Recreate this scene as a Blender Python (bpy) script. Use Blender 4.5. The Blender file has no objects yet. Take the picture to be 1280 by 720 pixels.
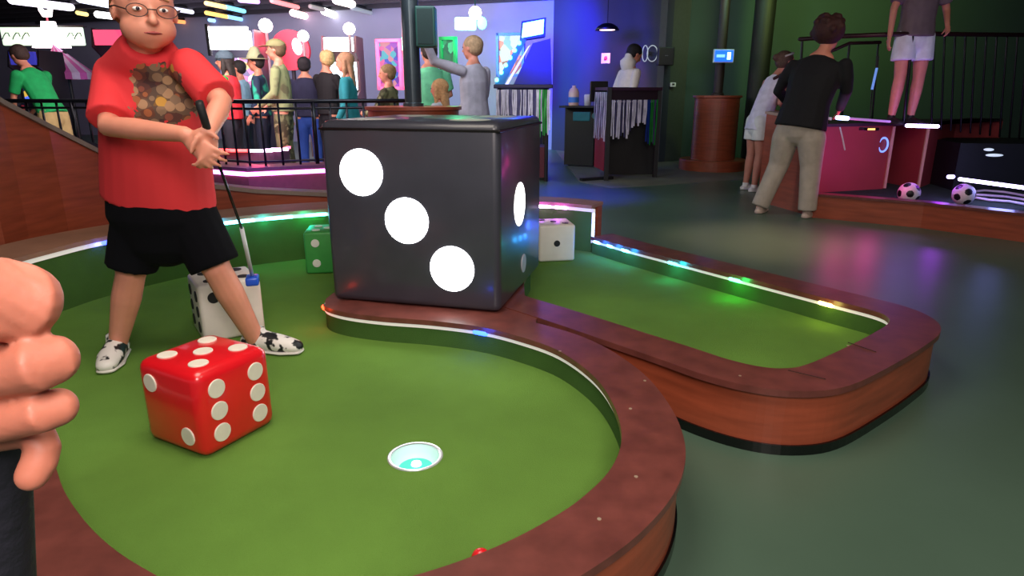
import bpy, bmesh, math, random
from mathutils import Vector, Matrix
random.seed(7)
PI = math.pi
scene = bpy.context.scene
col = scene.collection

# ------------------------------------------------------------------ camera model (1280x720)
F = 827.0; CH = 1.15; PT = math.atan(245 / 827)
_c, _s = math.cos(PT), math.sin(PT)
def _ray(x, y):
    u = (x - 640) / F; v = (y - 360) / F
    return (u, _c - v * _s, -_s - v * _c)
def P(x, y, z):
    r = _ray(x, y); t = (z - CH) / r[2]
    return Vector((r[0] * t, r[1] * t, z))
def D(x, y, d):
    r = _ray(x, y); t = d / r[1]
    return Vector((r[0] * t, d, CH + r[2] * t))

cd = bpy.data.cameras.new('camera'); cam = bpy.data.objects.new('camera', cd); col.objects.link(cam)
cam.location = (0, 0, CH); cam.rotation_euler = (PI / 2 - PT, 0, 0)
cd.sensor_width = 36; cd.lens = 36 * F / 1280; cd.clip_start = 0.02; cd.clip_end = 100
scene.camera = cam

# ------------------------------------------------------------------ materials
def lin(c):
    def f(v):
        v /= 255.0
        return v / 12.92 if v <= .04045 else ((v + .055) / 1.055) ** 2.4
    if isinstance(c, str):
        c = c.lstrip('#'); c = (int(c[0:2], 16), int(c[2:4], 16), int(c[4:6], 16))
    return (f(c[0]), f(c[1]), f(c[2]), 1)
_mc = {}
def mat(hexc, rough=.6, metal=0, noise=0, nscale=20, bump=0, bscale=200, coat=0, name=None, sub=0, stretch=None, spec=.5):
    key = (hexc, rough, metal, noise, nscale, bump, bscale, coat, sub, stretch, spec)
    if key in _mc: return _mc[key]
    m = bpy.data.materials.new(name or 'mat_' + str(hexc).strip('#')); m.use_nodes = True
    nt = m.node_tree; b = nt.nodes['Principled BSDF']
    c = lin(hexc)
    b.inputs['Base Color'].default_value = c
    b.inputs['Roughness'].default_value = rough; b.inputs['Metallic'].default_value = metal
    b.inputs['Coat Weight'].default_value = coat; b.inputs['Coat Roughness'].default_value = .12
    b.inputs['Specular IOR Level'].default_value = spec
    if sub:
        b.inputs['Subsurface Weight'].default_value = sub; b.inputs['Subsurface Scale'].default_value = .01
    tc = nt.nodes.new('ShaderNodeTexCoord'); src = tc.outputs['Object']
    if stretch:
        mp = nt.nodes.new('ShaderNodeMapping'); mp.inputs['Scale'].default_value = stretch
        nt.links.new(src, mp.inputs['Vector']); src = mp.outputs['Vector']
    n = nt.nodes.new('ShaderNodeTexNoise'); n.inputs['Scale'].default_value = nscale; n.inputs['Detail'].default_value = 5
    nt.links.new(src, n.inputs['Vector'])
    mr = nt.nodes.new('ShaderNodeMapRange'); a = noise or .06
    mr.inputs['From Min'].default_value = .3; mr.inputs['From Max'].default_value = .7
    mr.inputs['To Min'].default_value = 1 - a; mr.inputs['To Max'].default_value = 1 + a
    nt.links.new(n.outputs['Fac'], mr.inputs['Value'])
    mx = nt.nodes.new('ShaderNodeVectorMath'); mx.operation = 'SCALE'
    mx.inputs[0].default_value = c[:3]
    nt.links.new(mr.outputs['Result'], mx.inputs['Scale']); nt.links.new(mx.outputs['Vector'], b.inputs['Base Color'])
    if bump:
        n2 = nt.nodes.new('ShaderNodeTexNoise'); n2.inputs['Scale'].default_value = bscale; n2.inputs['Detail'].default_value = 3
        nt.links.new(tc.outputs['Object'], n2.inputs['Vector'])
        bp = nt.nodes.new('ShaderNodeBump'); bp.inputs['Strength'].default_value = bump; bp.inputs['Distance'].default_value = .01
        nt.links.new(n2.outputs['Fac'], bp.inputs['Height']); nt.links.new(bp.outputs['Normal'], b.inputs['Normal'])
    _mc[key] = m
    return m
def emit(hexc, s=5.0):
    key = ('E', hexc, s)
    if key in _mc: return _mc[key]
    m = bpy.data.materials.new('glow_' + hexc.strip('#')); m.use_nodes = True
    b = m.node_tree.nodes['Principled BSDF']
    b.inputs['Base Color'].default_value = lin(hexc)
    b.inputs['Emission Color'].default_value = lin(hexc); b.inputs['Emission Strength'].default_value = s
    _mc[key] = m
    return m
def patch_mat(name, ca, cb, scale=12, thr=.5, rough=.6, cc=None, soft=.03):
    m = bpy.data.materials.new(name); m.use_nodes = True; nt = m.node_tree; b = nt.nodes['Principled BSDF']
    tc = nt.nodes.new('ShaderNodeTexCoord'); n = nt.nodes.new('ShaderNodeTexNoise')
    n.inputs['Scale'].default_value = scale; n.inputs['Detail'].default_value = 2
    nt.links.new(tc.outputs['Object'], n.inputs['Vector'])
    r = nt.nodes.new('ShaderNodeValToRGB'); e = r.color_ramp.elements
    e[0].position = thr - soft; e[0].color = lin(ca); e[1].position = thr + soft; e[1].color = lin(cb)
    if cc:
        k = e.new(min(.98, thr + .14)); k.color = lin(cb); k = e.new(min(.99, thr + .16)); k.color = lin(cc)
    nt.links.new(n.outputs['Fac'], r.inputs['Fac']); nt.links.new(r.outputs['Color'], b.inputs['Base Color'])
    b.inputs['Roughness'].default_value = rough
    return m
def display_mat(name, cols, scale=14, s=3):
    """a lit game screen with a mosaic of colours"""
    m = bpy.data.materials.new(name); m.use_nodes = True; nt = m.node_tree; b = nt.nodes['Principled BSDF']
    tc = nt.nodes.new('ShaderNodeTexCoord'); v = nt.nodes.new('ShaderNodeTexVoronoi'); v.inputs['Scale'].default_value = scale
    nt.links.new(tc.outputs['Object'], v.inputs['Vector'])
    sep = nt.nodes.new('ShaderNodeSeparateColor'); nt.links.new(v.outputs['Color'], sep.inputs['Color'])
    r = nt.nodes.new('ShaderNodeValToRGB'); r.color_ramp.interpolation = 'CONSTANT'
    e = r.color_ramp.elements; e[0].position = 0; e[0].color = lin(cols[0]); e[1].position = 1 / len(cols); e[1].color = lin(cols[1])
    for i in range(2, len(cols)):
        k = e.new(i / len(cols)); k.color = lin(cols[i])
    nt.links.new(sep.outputs['Red'], r.inputs['Fac']); nt.links.new(r.outputs['Color'], b.inputs['Emission Color'])
    b.inputs['Base Color'].default_value = (.02, .02, .02, 1); b.inputs['Emission Strength'].default_value = s
    return m

WOOD = mat('#9c4a30', .38, noise=.22, nscale=3, bump=.03, bscale=60, coat=.25, stretch=(1.2, 1.2, 12), name='stained_wood')
WOODCAP = mat('#6e3b34', .34, noise=.25, nscale=7, coat=.25, stretch=(2, 2, 2), name='stained_wood_top')
WOODPALE = mat('#a07660', .5, noise=.15, nscale=6, name='worn_wood_top')
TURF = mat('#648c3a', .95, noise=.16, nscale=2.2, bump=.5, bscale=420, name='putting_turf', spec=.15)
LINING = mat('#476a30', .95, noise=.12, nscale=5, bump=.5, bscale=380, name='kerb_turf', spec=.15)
BLACK = mat('#0b0b0d', .35, name='black_gloss')
BLACKM = mat('#101013', .6, name='black_matt')
TOE = mat('#07090a', .25, coat=.3, bump=.08, bscale=60, name='black_toe')
METAL = mat('#1a1a20', .3, metal=.6, name='dark_metal')
STRIPW = emit('#d6d0c6', .55)
SKIN = mat('#d98d74', .5, noise=.06, nscale=9, sub=.12, name='skin')

# ------------------------------------------------------------------ mesh helpers
def link(name, me, m, parent=None, smooth=False, mats=None):
    o = bpy.data.objects.new(name, me); col.objects.link(o)
    for k in (mats or [m]): me.materials.append(k)
    if smooth:
        for p in me.polygons: p.use_smooth = True
    if parent: o.parent = parent
    return o
def obj(name, bm, m, parent=None, smooth=False, mats=None, off=None):
    bmesh.ops.recalc_face_normals(bm, faces=bm.faces)
    if off is not None: bmesh.ops.translate(bm, vec=-Vector(off), verts=bm.verts)
    me = bpy.data.meshes.new(name); bm.to_mesh(me); bm.free()
    return link(name, me, m, parent, smooth, mats)
def tag(o, label=None, cat=None, group=None, kind=None):
    if label: o['label'] = label
    if cat: o['category'] = cat
    if group: o['group'] = group
    if kind: o['kind'] = kind
    return o
def thing(name, label, cat, loc=(0, 0, 0), rz=0, group=None):
    o = bpy.data.objects.new(name, None); col.objects.link(o); o.empty_display_size = .1
    o.location = loc; o.rotation_euler = (0, 0, rz)
    return tag(o, label, cat, group)
def box(bm, c, s, rz=0, bev=0, mi=0, rot=None):
    M = Matrix.Translation(Vector(c)) @ (rot if rot is not None else Matrix.Rotation(rz, 4, 'Z')) @ Matrix.Diagonal((s[0], s[1], s[2], 1))
    r = bmesh.ops.create_cube(bm, size=1, matrix=M)
    fs = set(f for v in r['verts'] for f in v.link_faces)
    for f in fs: f.material_index = mi
    if bev:
        es = list(set(e for v in r['verts'] for e in v.link_edges))
        bmesh.ops.bevel(bm, geom=es, offset=bev, segments=3, profile=.5, affect='EDGES')
    return r
def boxm(c, s, rz=0, bev=0):
    bm = bmesh.new(); box(bm, c, s, rz, bev); return bm
def lathe(bm, prof, c=(0, 0, 0), seg=32):
    c = Vector(c); rings = []
    for r, z in prof:
        rings.append([bm.verts.new(c + Vector((r * math.cos(2 * PI * i / seg), r * math.sin(2 * PI * i / seg), z))) for i in range(seg)])
    for a, b in zip(rings, rings[1:]):
        for i in range(seg):
            bm.faces.new((a[i], a[(i + 1) % seg], b[(i + 1) % seg], b[i]))
    for rg, (r_c, z_c) in ((rings[0], prof[0]), (rings[-1], prof[-1])):
        if r_c > .025: continue
        try: bm.faces.new(rg)
        except ValueError: pass
def lathem(prof, c=(0, 0, 0), seg=32):
    bm = bmesh.new(); lathe(bm, prof, c, seg); return bm
def tube(bm, pts, rad, flat=(False, False), seg=14, side=None):
    """tapered tube through points; radius is a number or (across, along) with `across` along `side`"""
    pts = [Vector(p) for p in pts]
    if not isinstance(rad, list): rad = [rad] * len(pts)
    rad = [(r, r) if not isinstance(r, tuple) else r for r in rad]
    n = len(pts); ring = []
    tans = []
    for i in range(n):
        t = (pts[min(i + 1, n - 1)] - pts[max(i - 1, 0)]); tans.append(t.normalized())
    ref = Vector(side) if side is not None else (Vector((1, 0, 0)) if abs(tans[0].x) < .8 else Vector((0, 1, 0)))
    secs = []
    def frame(t, ref):
        a = ref - t * ref.dot(t)
        if a.length < 1e-4: a = t.orthogonal()
        a.normalize(); return a, t.cross(a)
    if not flat[0]:
        for k in (80, 55, 28):
            k = math.radians(k); m = (rad[0][0] + rad[0][1]) / 2
            secs.append((pts[0] - tans[0] * m * math.sin(k), tans[0], (rad[0][0] * math.cos(k), rad[0][1] * math.cos(k))))
    for i in range(n): secs.append((pts[i], tans[i], rad[i]))
    if not flat[1]:
        for k in (28, 55, 80):
            k = math.radians(k); m = (rad[-1][0] + rad[-1][1]) / 2
            secs.append((pts[-1] + tans[-1] * m * math.sin(k), tans[-1], (rad[-1][0] * math.cos(k), rad[-1][1] * math.cos(k))))
    for p, t, r in secs:
        a, b = frame(t, ref)
        if side is None: ref = a
        ring.append([bm.verts.new(p + a * r[0] * math.cos(2 * PI * j / seg) + b * r[1] * math.sin(2 * PI * j / seg)) for j in range(seg)])
    for A, B in zip(ring, ring[1:]):
        for j in range(seg): bm.faces.new((A[j], A[(j + 1) % seg], B[(j + 1) % seg], B[j]))
    bm.faces.new(ring[0]); bm.faces.new(ring[-1][::-1])
def ell(bm, c, r, rot=None, sub=3):
    M = Matrix.Translation(Vector(c)) @ (rot.to_4x4() if rot is not None else Matrix.Identity(4)) @ Matrix.Diagonal((r[0], r[1], r[2], 1))
    bmesh.ops.create_icosphere(bm, subdivisions=sub, radius=1, matrix=M)
def rod(p, q, r, seg=10):
    bm = bmesh.new(); tube(bm, [p, q], r, (True, True), seg); return bm
def fused(name, bm, m, parent, voxel=.012, smooth=4, off=None, mats=None):
    """one continuous skin over overlapping volumes"""
    bmesh.ops.recalc_face_normals(bm, faces=bm.faces)
    if off is not None: bmesh.ops.translate(bm, vec=-Vector(off), verts=bm.verts)
    me = bpy.data.meshes.new(name); bm.to_mesh(me); bm.free()
    o = bpy.data.objects.new('tmp', me); col.objects.link(o)
    r = o.modifiers.new('r', 'REMESH'); r.mode = 'VOXEL'; r.voxel_size = voxel
    if smooth:
        s = o.modifiers.new('s', 'SMOOTH'); s.iterations = smooth; s.factor = .5
    dg = bpy.context.evaluated_depsgraph_get()
    me2 = bpy.data.meshes.new_from_object(o.evaluated_get(dg)); me2.name = name
    bpy.data.objects.remove(o); bpy.data.meshes.remove(me)
    me2.materials.clear()
    return link(name, me2, m, parent, True, mats)
def catmull(pts, n=8, closed=False):
    pts = [Vector(p) for p in pts]; out = []
    N = len(pts)
    for i in range(N if closed else N - 1):
        p0 = pts[(i - 1) % N] if closed else pts[max(i - 1, 0)]
        p1 = pts[i]; p2 = pts[(i + 1) % N] if closed else pts[i + 1]
        p3 = pts[(i + 2) % N] if closed else pts[min(i + 2, N - 1)]
        for k in range(n):
            t = k / n
            out.append(.5 * ((2 * p1) + (-p0 + p2) * t + (2 * p0 - 5 * p1 + 4 * p2 - p3) * t * t + (-p0 + 3 * p1 - 3 * p2 + p3) * t ** 3))
    if not closed: out.append(pts[-1])
    return out
def offset(pts, d):
    out = []
    n = len(pts)
    for i in range(n):
        t = (pts[min(i + 1, n - 1)] - pts[max(i - 1, 0)]).normalized()
        k = d[i] if isinstance(d, list) else d
        out.append(pts[i] + Vector((t.y, -t.x)) * k)
    return out
def band(bm, A, B, z0, z1, mi=0):
    """solid strip between two plan curves; z1 may be a list"""
    n = len(A)
    def Z(z, i): return z[i] if isinstance(z, list) else z
    V = []
    for i in range(n):
        V.append([bm.verts.new((A[i].x, A[i].y, Z(z0, i))), bm.verts.new((B[i].x, B[i].y, Z(z0, i))),
                  bm.verts.new((B[i].x, B[i].y, Z(z1, i))), bm.verts.new((A[i].x, A[i].y, Z(z1, i)))])
    for a, b in zip(V, V[1:]):
        for j in range(4):
            f = bm.faces.new((a[j], a[(j + 1) % 4], b[(j + 1) % 4], b[j])); f.material_index = mi
    for e in (V[0], V[-1]): bm.faces.new(e).material_index = mi
def bandm(A, B, z0, z1):
    bm = bmesh.new(); band(bm, A, B, z0, z1); return bm
def prism(bm, poly, z0, z1, mi=0):
    a = [bm.verts.new((p[0], p[1], z0)) for p in poly]; b = [bm.verts.new((p[0], p[1], z1)) for p in poly]
    n = len(poly)
    f1 = bm.faces.new(a[::-1]); f2 = bm.faces.new(b)
    fs = [f1, f2]
    for i in range(n): fs.append(bm.faces.new((a[i], a[(i + 1) % n], b[(i + 1) % n], b[i])))
    for f in fs: f.material_index = mi
    bmesh.ops.triangulate(bm, faces=[f1, f2])
def prismm(poly, z0, z1):
    bm = bmesh.new(); prism(bm, poly, z0, z1); return bm
def sub(src, lo, hi):
    n = len(src); return src[int(lo * (n - 1)):int(hi * (n - 1)) + 1]
def V2(*a): return [Vector(p) for p in a]
def light(kind, loc, power, color='#ffffff', size=.1, rot=None, spot=None, blend=.5):
    l = bpy.data.lights.new('lamp_or_fill_light', kind); l.energy = power; l.color = lin(color)[:3]  # serves the room's own lamps and added fills alike
    if kind == 'AREA': l.size = size
    else: l.shadow_soft_size = size
    if spot: l.spot_size = spot; l.spot_blend = blend
    if kind == 'POINT': l.specular_factor = .15
    o = bpy.data.objects.new('lamp_or_fill_light', l); col.objects.link(o); o.location = loc
    if rot is not None: o.rotation_euler = rot
    return o
def aim(o, t):
    o.rotation_euler = (Vector(t) - o.location).to_track_quat('-Z', 'Y').to_euler(); return o

# ================================================================== THE ROOM
FLOOR = mat('#4e6655', .36, noise=.12, nscale=1.2, bump=.02, bscale=40, name='rubber_floor')
CONC = mat('#6f7264', .5, noise=.15, nscale=3, name='concrete_walk')
tag(obj('floor', boxm((0, 8, -.05), (34, 36, .1)), FLOOR), kind='structure')
walk = V2((.9, 8.9), (1.22, 8.25), (7.0, 10.75), (7.0, 11.0), (2.6, 11.6), (.9, 14.0))
tag(obj('floor_walkway', prismm(walk, -.02, .003), CONC), kind='structure')
tag(obj('ceiling', boxm((-3, 9, 3.05), (30, 30, .1)), mat('#26242a', .9, name='black_ceiling')), kind='structure')
def wall(name, a, b, m, h=3.0, t=.15):
    a = Vector(a); b = Vector(b); d = (b - a); n = Vector((d.y, -d.x)).normalized() * -t
    bm = bmesh.new(); prism(bm, [a, b, b + n, a + n], 0, h)
    return tag(obj(name, bm, m), kind='structure')
wall('wall_back', (-17, 21.0), (.82, 14.0), mat('#9a97ac', .8, noise=.08, nscale=1, name='grey_lilac_paint'))
wall('wall_desk', (.82, 14.0), (2.5, 11.45), mat('#3a3c50', .7, noise=.08, nscale=1, name='dark_navy_paint'))
wall('wall_return', (2.5, 11.45), (2.95, 11.75), mat('#4b4f50', .7, name='grey_paint'))
wall('wall_right', (2.95, 11.75), (12, 9.6), mat('#2f4740', .75, noise=.08, nscale=1, name='dark_green_paint'))
wall('wall_east', (12, 9.6), (12, -4), mat('#23302c', .75, name='dark_paint'))
wall('wall_left', (-17, 2), (-17, 21), mat('#2a2430', .8, name='dark_plum_paint'))

# ceiling joists (part of the room)
bm = bmesh.new()
for i in range(26):
    y = 3 + i * .72
    box(bm, (-5, y + .0, 2.93), (16, .09, .14), rz=math.radians(-20))
tag(obj('ceiling_joists', bm, mat('#3a373d', .7)), kind='structure')

# ================================================================== PUTTING COURSE
ZT = .12; ZR = .235; ZL = .208
course = thing('minigolf_course', 'green turf minigolf hole in reddish-brown wooden rails carrying the giant black dice', 'minigolf course', (0, 0, 0))
S_in = V2((-.862, 2.93), (-.845, 2.85), (-.80, 2.785), (-.70, 2.72), (-.542, 2.665), (-.335, 2.62), (-.131, 2.547), (.031, 2.436), (.178, 2.286), (.284, 2.057),
          (.322, 1.83), (.314, 1.63), (.264, 1.478), (.18, 1.352), (.089, 1.258), (-.03, 1.165), (-.17, 1.088), (-.32, 1.035), (-.48, 1.02), (-.63, 1.045),
          (-.752, 1.106), (-.856, 1.173), (-.956, 1.253), (-1.069, 1.36), (-1.16, 1.465), (-1.32, 1.66), (-1.6, 1.95), (-1.95, 2.25), (-2.2, 2.55))
Sc = catmull(S_in, 6)
Sout = offset(Sc, -.158)       # away from the turf
i0 = 6 * 7
R_in = V2((.02, 3.0), (.074, 2.926), (.24, 2.755), (.399, 2.585), (.53, 2.44), (.659, 2.30), (.76, 2.185), (.85, 2.118), (.937, 2.098), (1.04, 2.135), (1.266, 2.306), (1.45, 2.46),
          (1.56, 2.565), (1.603, 2.65), (1.585, 2.745), (1.473, 2.905), (1.201, 3.292), (.956, 3.645), (.735, 3.96), (.53, 4.29))
Rc = catmull(R_in, 6)
Rout = offset(Rc, .17)
B_in = V2((-2.2, 2.55), (-2.24, 2.8), (-2.2, 3.08), (-2.1, 3.38), (-1.78, 3.83), (-1.25, 4.17), (-.5, 4.40), (.15, 4.5), (.53, 4.33))
Bc = catmull(B_in, 6)
nB = len(Bc)
Bout = offset(Bc, [-(.30 - .12 * max(0, (i / nB - .6) / .4)) for i in range(nB)])
# ---- turf with the cup hole cut out
turf_poly = list(Sc) + Bc[1:] + Rc[::-1][1:]
# walk the outline once: front loop, back kerb, right loop, then along the divider
cupc = Vector((-.285, 1.727))
bm = bmesh.new()
outl = [bm.verts.new((p.x, p.y, ZT)) for p in turf_poly]
es = [bm.edges.new((outl[i], outl[(i + 1) % len(outl)])) for i in range(len(outl))]
cr = [bm.verts.new((cupc.x + .076 * math.cos(2 * PI * i / 40), cupc.y + .076 * math.sin(2 * PI * i / 40), ZT)) for i in range(40)]
es += [bm.edges.new((cr[i], cr[(i + 1) % 40])) for i in range(40)]
bmesh.ops.triangle_fill(bm, use_beauty=True, edges=es)
ge = bmesh.ops.extrude_face_region(bm, geom=list(bm.faces))
bmesh.ops.translate(bm, vec=(0, 0, -.05), verts=[v for v in ge['geom'] if isinstance(v, bmesh.types.BMVert)])
obj('turf', bm, TURF, course)
# ---- divider island under the giant dice
Sfront = sub(Sc, 0, .27)
plate = [p for p in Sc[:i0 + 4]] + V2((.10, 2.62), (.13, 2.76)) + V2((.06, 2.93), (.06, 3.20), (.10, 3.44), (-.05, 3.50), (-.62, 3.60), (-.74, 3.5), (-.84, 3.1))
obj('divider_top', prismm(plate, ZR - .014, ZR - .003), WOODCAP, course)
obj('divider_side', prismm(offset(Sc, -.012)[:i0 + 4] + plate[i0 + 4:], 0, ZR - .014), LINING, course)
# ---- front loop
cap_in = offset(Sc, .012)
obj('rail_cap', bandm(cap_in[7:], Sout[7:], ZR - .022, ZR), WOODCAP, course)
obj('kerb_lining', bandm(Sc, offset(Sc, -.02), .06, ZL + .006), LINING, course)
obj('led_strip', bandm(offset(Sc, .004), offset(Sc, -.012), ZL - .012, ZL + .012), STRIPW, course)
S2 = offset(Sc, -.143)
obj('side_panel', bandm(offset(Sc, -.125)[i0 - 6:], S2[i0 - 6:], .03, ZR - .02), WOOD, course)
obj('toe_kick', bandm(offset(Sc, -.12)[i0 - 6:], offset(Sc, -.150)[i0 - 6:], 0, .035), TOE, course)
# ---- right loop
obj('rail_cap', bandm(offset(Rc, -.012), Rout, ZR - .022, ZR + .001), WOODCAP, course)
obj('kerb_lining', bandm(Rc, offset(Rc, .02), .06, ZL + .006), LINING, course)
obj('led_strip', bandm(offset(Rc, -.004)[60:], offset(Rc, .012)[60:], ZL - .012, ZL + .012), STRIPW, course)
obj('side_panel', bandm(offset(Rc, .135), offset(Rc, .155), .03, ZR - .02), WOOD, course)
obj('toe_kick', bandm(offset(Rc, .13), offset(Rc, .163), 0, .035), TOE, course)
# ---- high back kerb
ZB = .435
obj('rail_cap', bandm(offset(Bc, .012), Bout, ZB - .022, ZB), WOODPALE, course)
obj('kerb_lining', bandm(Bc, offset(Bc, -.02), .06, ZB - .02), LINING, course)
obj('led_strip', bandm(offset(Bc, .006), offset(Bc, -.012), ZB - .045, ZB - .022), STRIPW, course)
obj('side_panel', bandm(offset(Bc, -.1), offset(Bout, .012), 0, ZB - .02), WOOD, course)
# vertical led drop where the high kerb steps down
e = Vector((.535, 4.315))
obj('led_strip', boxm((e.x, e.y - .012, (ZB + ZL) / 2 - .02), (.016, .016, ZB - ZL), .5), STRIPW, course)
# thin pale seam mark on the back kerb
obj('kerb_seam', boxm((-1.60, 3.985, .27), (.025, .012, .25), math.radians(32)), mat('#b9bdb0', .7), course)
# cap screws on the wooden rail
for (px, py) in ((795, 596), (749, 649), (700, 439), (788, 511), (806, 476), (1060, 432), (925, 470)):
    q = P(px, py, ZR)
    obj('screw', lathem([(.001, 0), (.005, 0), (.005, .0015), (.001, .002)], (q.x, q.y, ZR), 10), mat('#c9b59a', .4, metal=.5), course)
# dark joints across the caps
for (a, b) in (((1060, 428), (1095, 440)), ((985, 463), (1032, 474))):
    q0, q1 = P(a[0], a[1], ZR + .0015), P(b[0], b[1], ZR + .0015)
    obj('cap_joint', rod(q0, q1, .0018, 6), mat('#2c1410', .8), course)
# lit cup
cup = thing('golf_cup', 'round steel-rimmed cup glowing green and white in the near turf', 'golf cup', (cupc.x, cupc.y, ZT))
obj('rim', lathem([(.071, -.002), (.080, -.002), (.082, .003), (.079, .005), (.071, .003)], seg=48), mat('#e6eaee', .2, metal=.5), cup, True)
obj('liner', lathem([(.072, 0), (.066, -.02), (.060, -.045), (.001, -.048), (.001, -.049), (.061, -.047), (.068, -.02), (.074, 0)], seg=48), emit('#c4d8dc', .3), cup, True)
obj('light', lathem([(.001, -.034), (.050, -.034), (.050, -.046), (.001, -.046)], seg=32), emit('#3cf0a0', 1.1), cup, True)
obj('bulb', lathem([(.001, -.026), (.014, -.028), (.016, -.036), (.001, -.036)], (0, .014, 0), seg=24), emit('#eafff4', 3), cup, True)
# leds on the strips
def led(p, d, ln, c, s, r=.008, parent=course, name='led'):
    p = Vector(p); d = Vector(d).normalized()
    bm = bmesh.new(); tube(bm, [p - d * ln / 2, p + d * ln / 2], r, seg=10)
    return obj(name, bm, emit(c, s), parent, True)
def dense(pts):
    return [a_.lerp(b_, k_ / 6) for a_, b_ in zip(pts, pts[1:]) for k_ in range(6)]
LEDC = [dense(offset(Sc, .007)), dense(offset(Rc, -.007)), dense(offset(Bc, .010))]
def led_px(px, py, z, ln, c, s, spill=0, dirv=None, spc=None, r=.011):
    q = P(px, py, z)
    best = min(((Vector((a_.x, a_.y, z)) - q).length, k_, i_) for k_, cv in enumerate(LEDC) for i_, a_ in enumerate(cv))
    cv = LEDC[best[1]]; i_ = min(best[2], len(cv) - 2)
    q = Vector((cv[best[2]].x, cv[best[2]].y, z)); d = (cv[i_ + 1] - cv[i_]).to_3d()
    led(q, d, ln, c, s, r)
    if spill: light('POINT', q + Vector((-.03, -.06, .0)), spill * 1.3, spc or c, .02)
led_px(608, 411, ZL, .05, '#2a4bff', 9, .18, .12)
led_px(416, 383, ZL + .01, .02, '#ff3a1c', 9, .1, .4)
for px, py, c, sp in ((751, 302, '#79d8ff', .35), (768, 307, '#5fd0ff', .35), (790, 312, '#5fd8ff', .4), (850, 327, '#4fd8ff', .5), (928, 348, '#55ff9a', .45), (1040, 377, '#fff27a', .12)):
    led_px(px, py, ZL, .055 if px > 780 else .045, c, 8, sp, .26, {'#79d8ff': '#1f6dff', '#5fd0ff': '#2a8cff', '#5fd8ff': '#1f9cff', '#4fd8ff': '#14c8e0', '#55ff9a': '#20e060'}.get(c))
for px, py, c, sp in ((132, 301, '#3a4cff', .3), (283, 274, '#7fe8ff', .3), (300, 271, '#8ff0ff', .0), (335, 268, '#74f2ff', .35), (352, 267, '#74f2ff', 0), (385, 264, '#62ffd8', .35), (397, 263, '#62ffd8', 0),
                      (680, 257, '#ffd9ff', .35), (696, 261, '#ffb8ff', .35)):
    led_px(px, py, ZB - .033, .075, c, 7, sp, -.14 if px < 500 else .1, {'#7fe8ff': '#21b4ff', '#74f2ff': '#21d4e0', '#62ffd8': '#20e8b0', '#ffd9ff': '#c04cff', '#ffb8ff': '#c040ff'}.get(c))
for z in (.36, .30, .25): led((e.x + .0, e.y - .022, z), (0, 0, 1), .04, '#9fd0ff', 6)
light('POINT', (e.x - .06, e.y - .12, .3), .9, '#2050ff', .03)

# ================================================================== DICE
PAT = {1: [(0, 0)], 2: [(-1, 1), (1, -1)], 3: [(-1, 1), (0, 0), (1, -1)], 4: [(-1, 1), (1, 1), (-1, -1), (1, -1)], 5: [(-1, 1), (1, 1), (0, 0), (-1, -1), (1, -1)],
       6: [(-1, 1), (-1, 0), (-1, -1), (1, 1), (1, 0), (1, -1)]}
FACES = {'top': ((1, 0, 0), (0, 1, 0), (0, 0, 1)), 'front': ((1, 0, 0), (0, 0, 1), (0, -1, 0)), 'left': ((0, -1, 0), (0, 0, 1), (-1, 0, 0)),
         'right': ((0, 1, 0), (0, 0, 1), (1, 0, 0)), 'back': ((-1, 0, 0), (0, 0, 1), (0, 1, 0))}
def pip_bm(c, u, v, n, r, th=.004):
    bm = bmesh.new(); c, u, v, n = map(Vector, (c, u, v, n)); seg = 32
    rings = []
    for rr, h in ((r, -.004), (r, th * .6), (r * .94, th)):
        rings.append([bm.verts.new(c + n * h + (u * math.cos(2 * PI * i / seg) + v * math.sin(2 * PI * i / seg)) * rr) for i in range(seg)])
    for a, b in zip(rings, rings[1:]):
        for i in range(seg): bm.faces.new((a[i], a[(i + 1) % seg], b[(i + 1) % seg], b[i]))
    bm.faces.new(rings[0][::-1]); bm.faces.new(rings[-1])
    return bm
def die(label, loc, rz, s, body, pipm, faces, pr=.1, sp=.27, bev=.1, group=None, cat='dice', name='oversized_dice'):
    t = thing(name, label, cat, loc, rz, group)
    bm = boxm((0, 0, s / 2), (s, s, s), 0, s * bev)
    b = obj('body', bm, body, t, True)
    for k, (u, v, n) in FACES.items():
        if k not in faces: continue
        cnt = faces[k]; u, v, n = map(Vector, (u, v, n))
        for (a, c) in PAT[cnt]:
            sx = sp
            p = Vector((0, 0, s / 2)) + n * s / 2 + u * a * sx * s + v * c * sp * s
            obj('pip', pip_bm(p, u, v, n, pr * s), pipm, t)
    return t
def corner(loc, rz, s):   # centre of a cube whose near (front-right, +x -y) bottom corner is loc
    c = Vector(loc[:2]); u = Vector((math.cos(rz), math.sin(rz))); v = Vector((-u.y, u.x))
    return c - u * s / 2 + v * s / 2
# red
a = math.radians(-28); s = .27
cc = corner((-.888, 1.70), a, s)
die('oversized glossy red dice with white dots on the near turf', (cc.x, cc.y, ZT), a, s, mat('#e01822', .28, coat=.5, noise=.03), mat('#e9e2d2', .5), {'top': 5, 'front': 2, 'right': 6, 'left': 1, 'back': 1}, .105, .26, .12)
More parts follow.
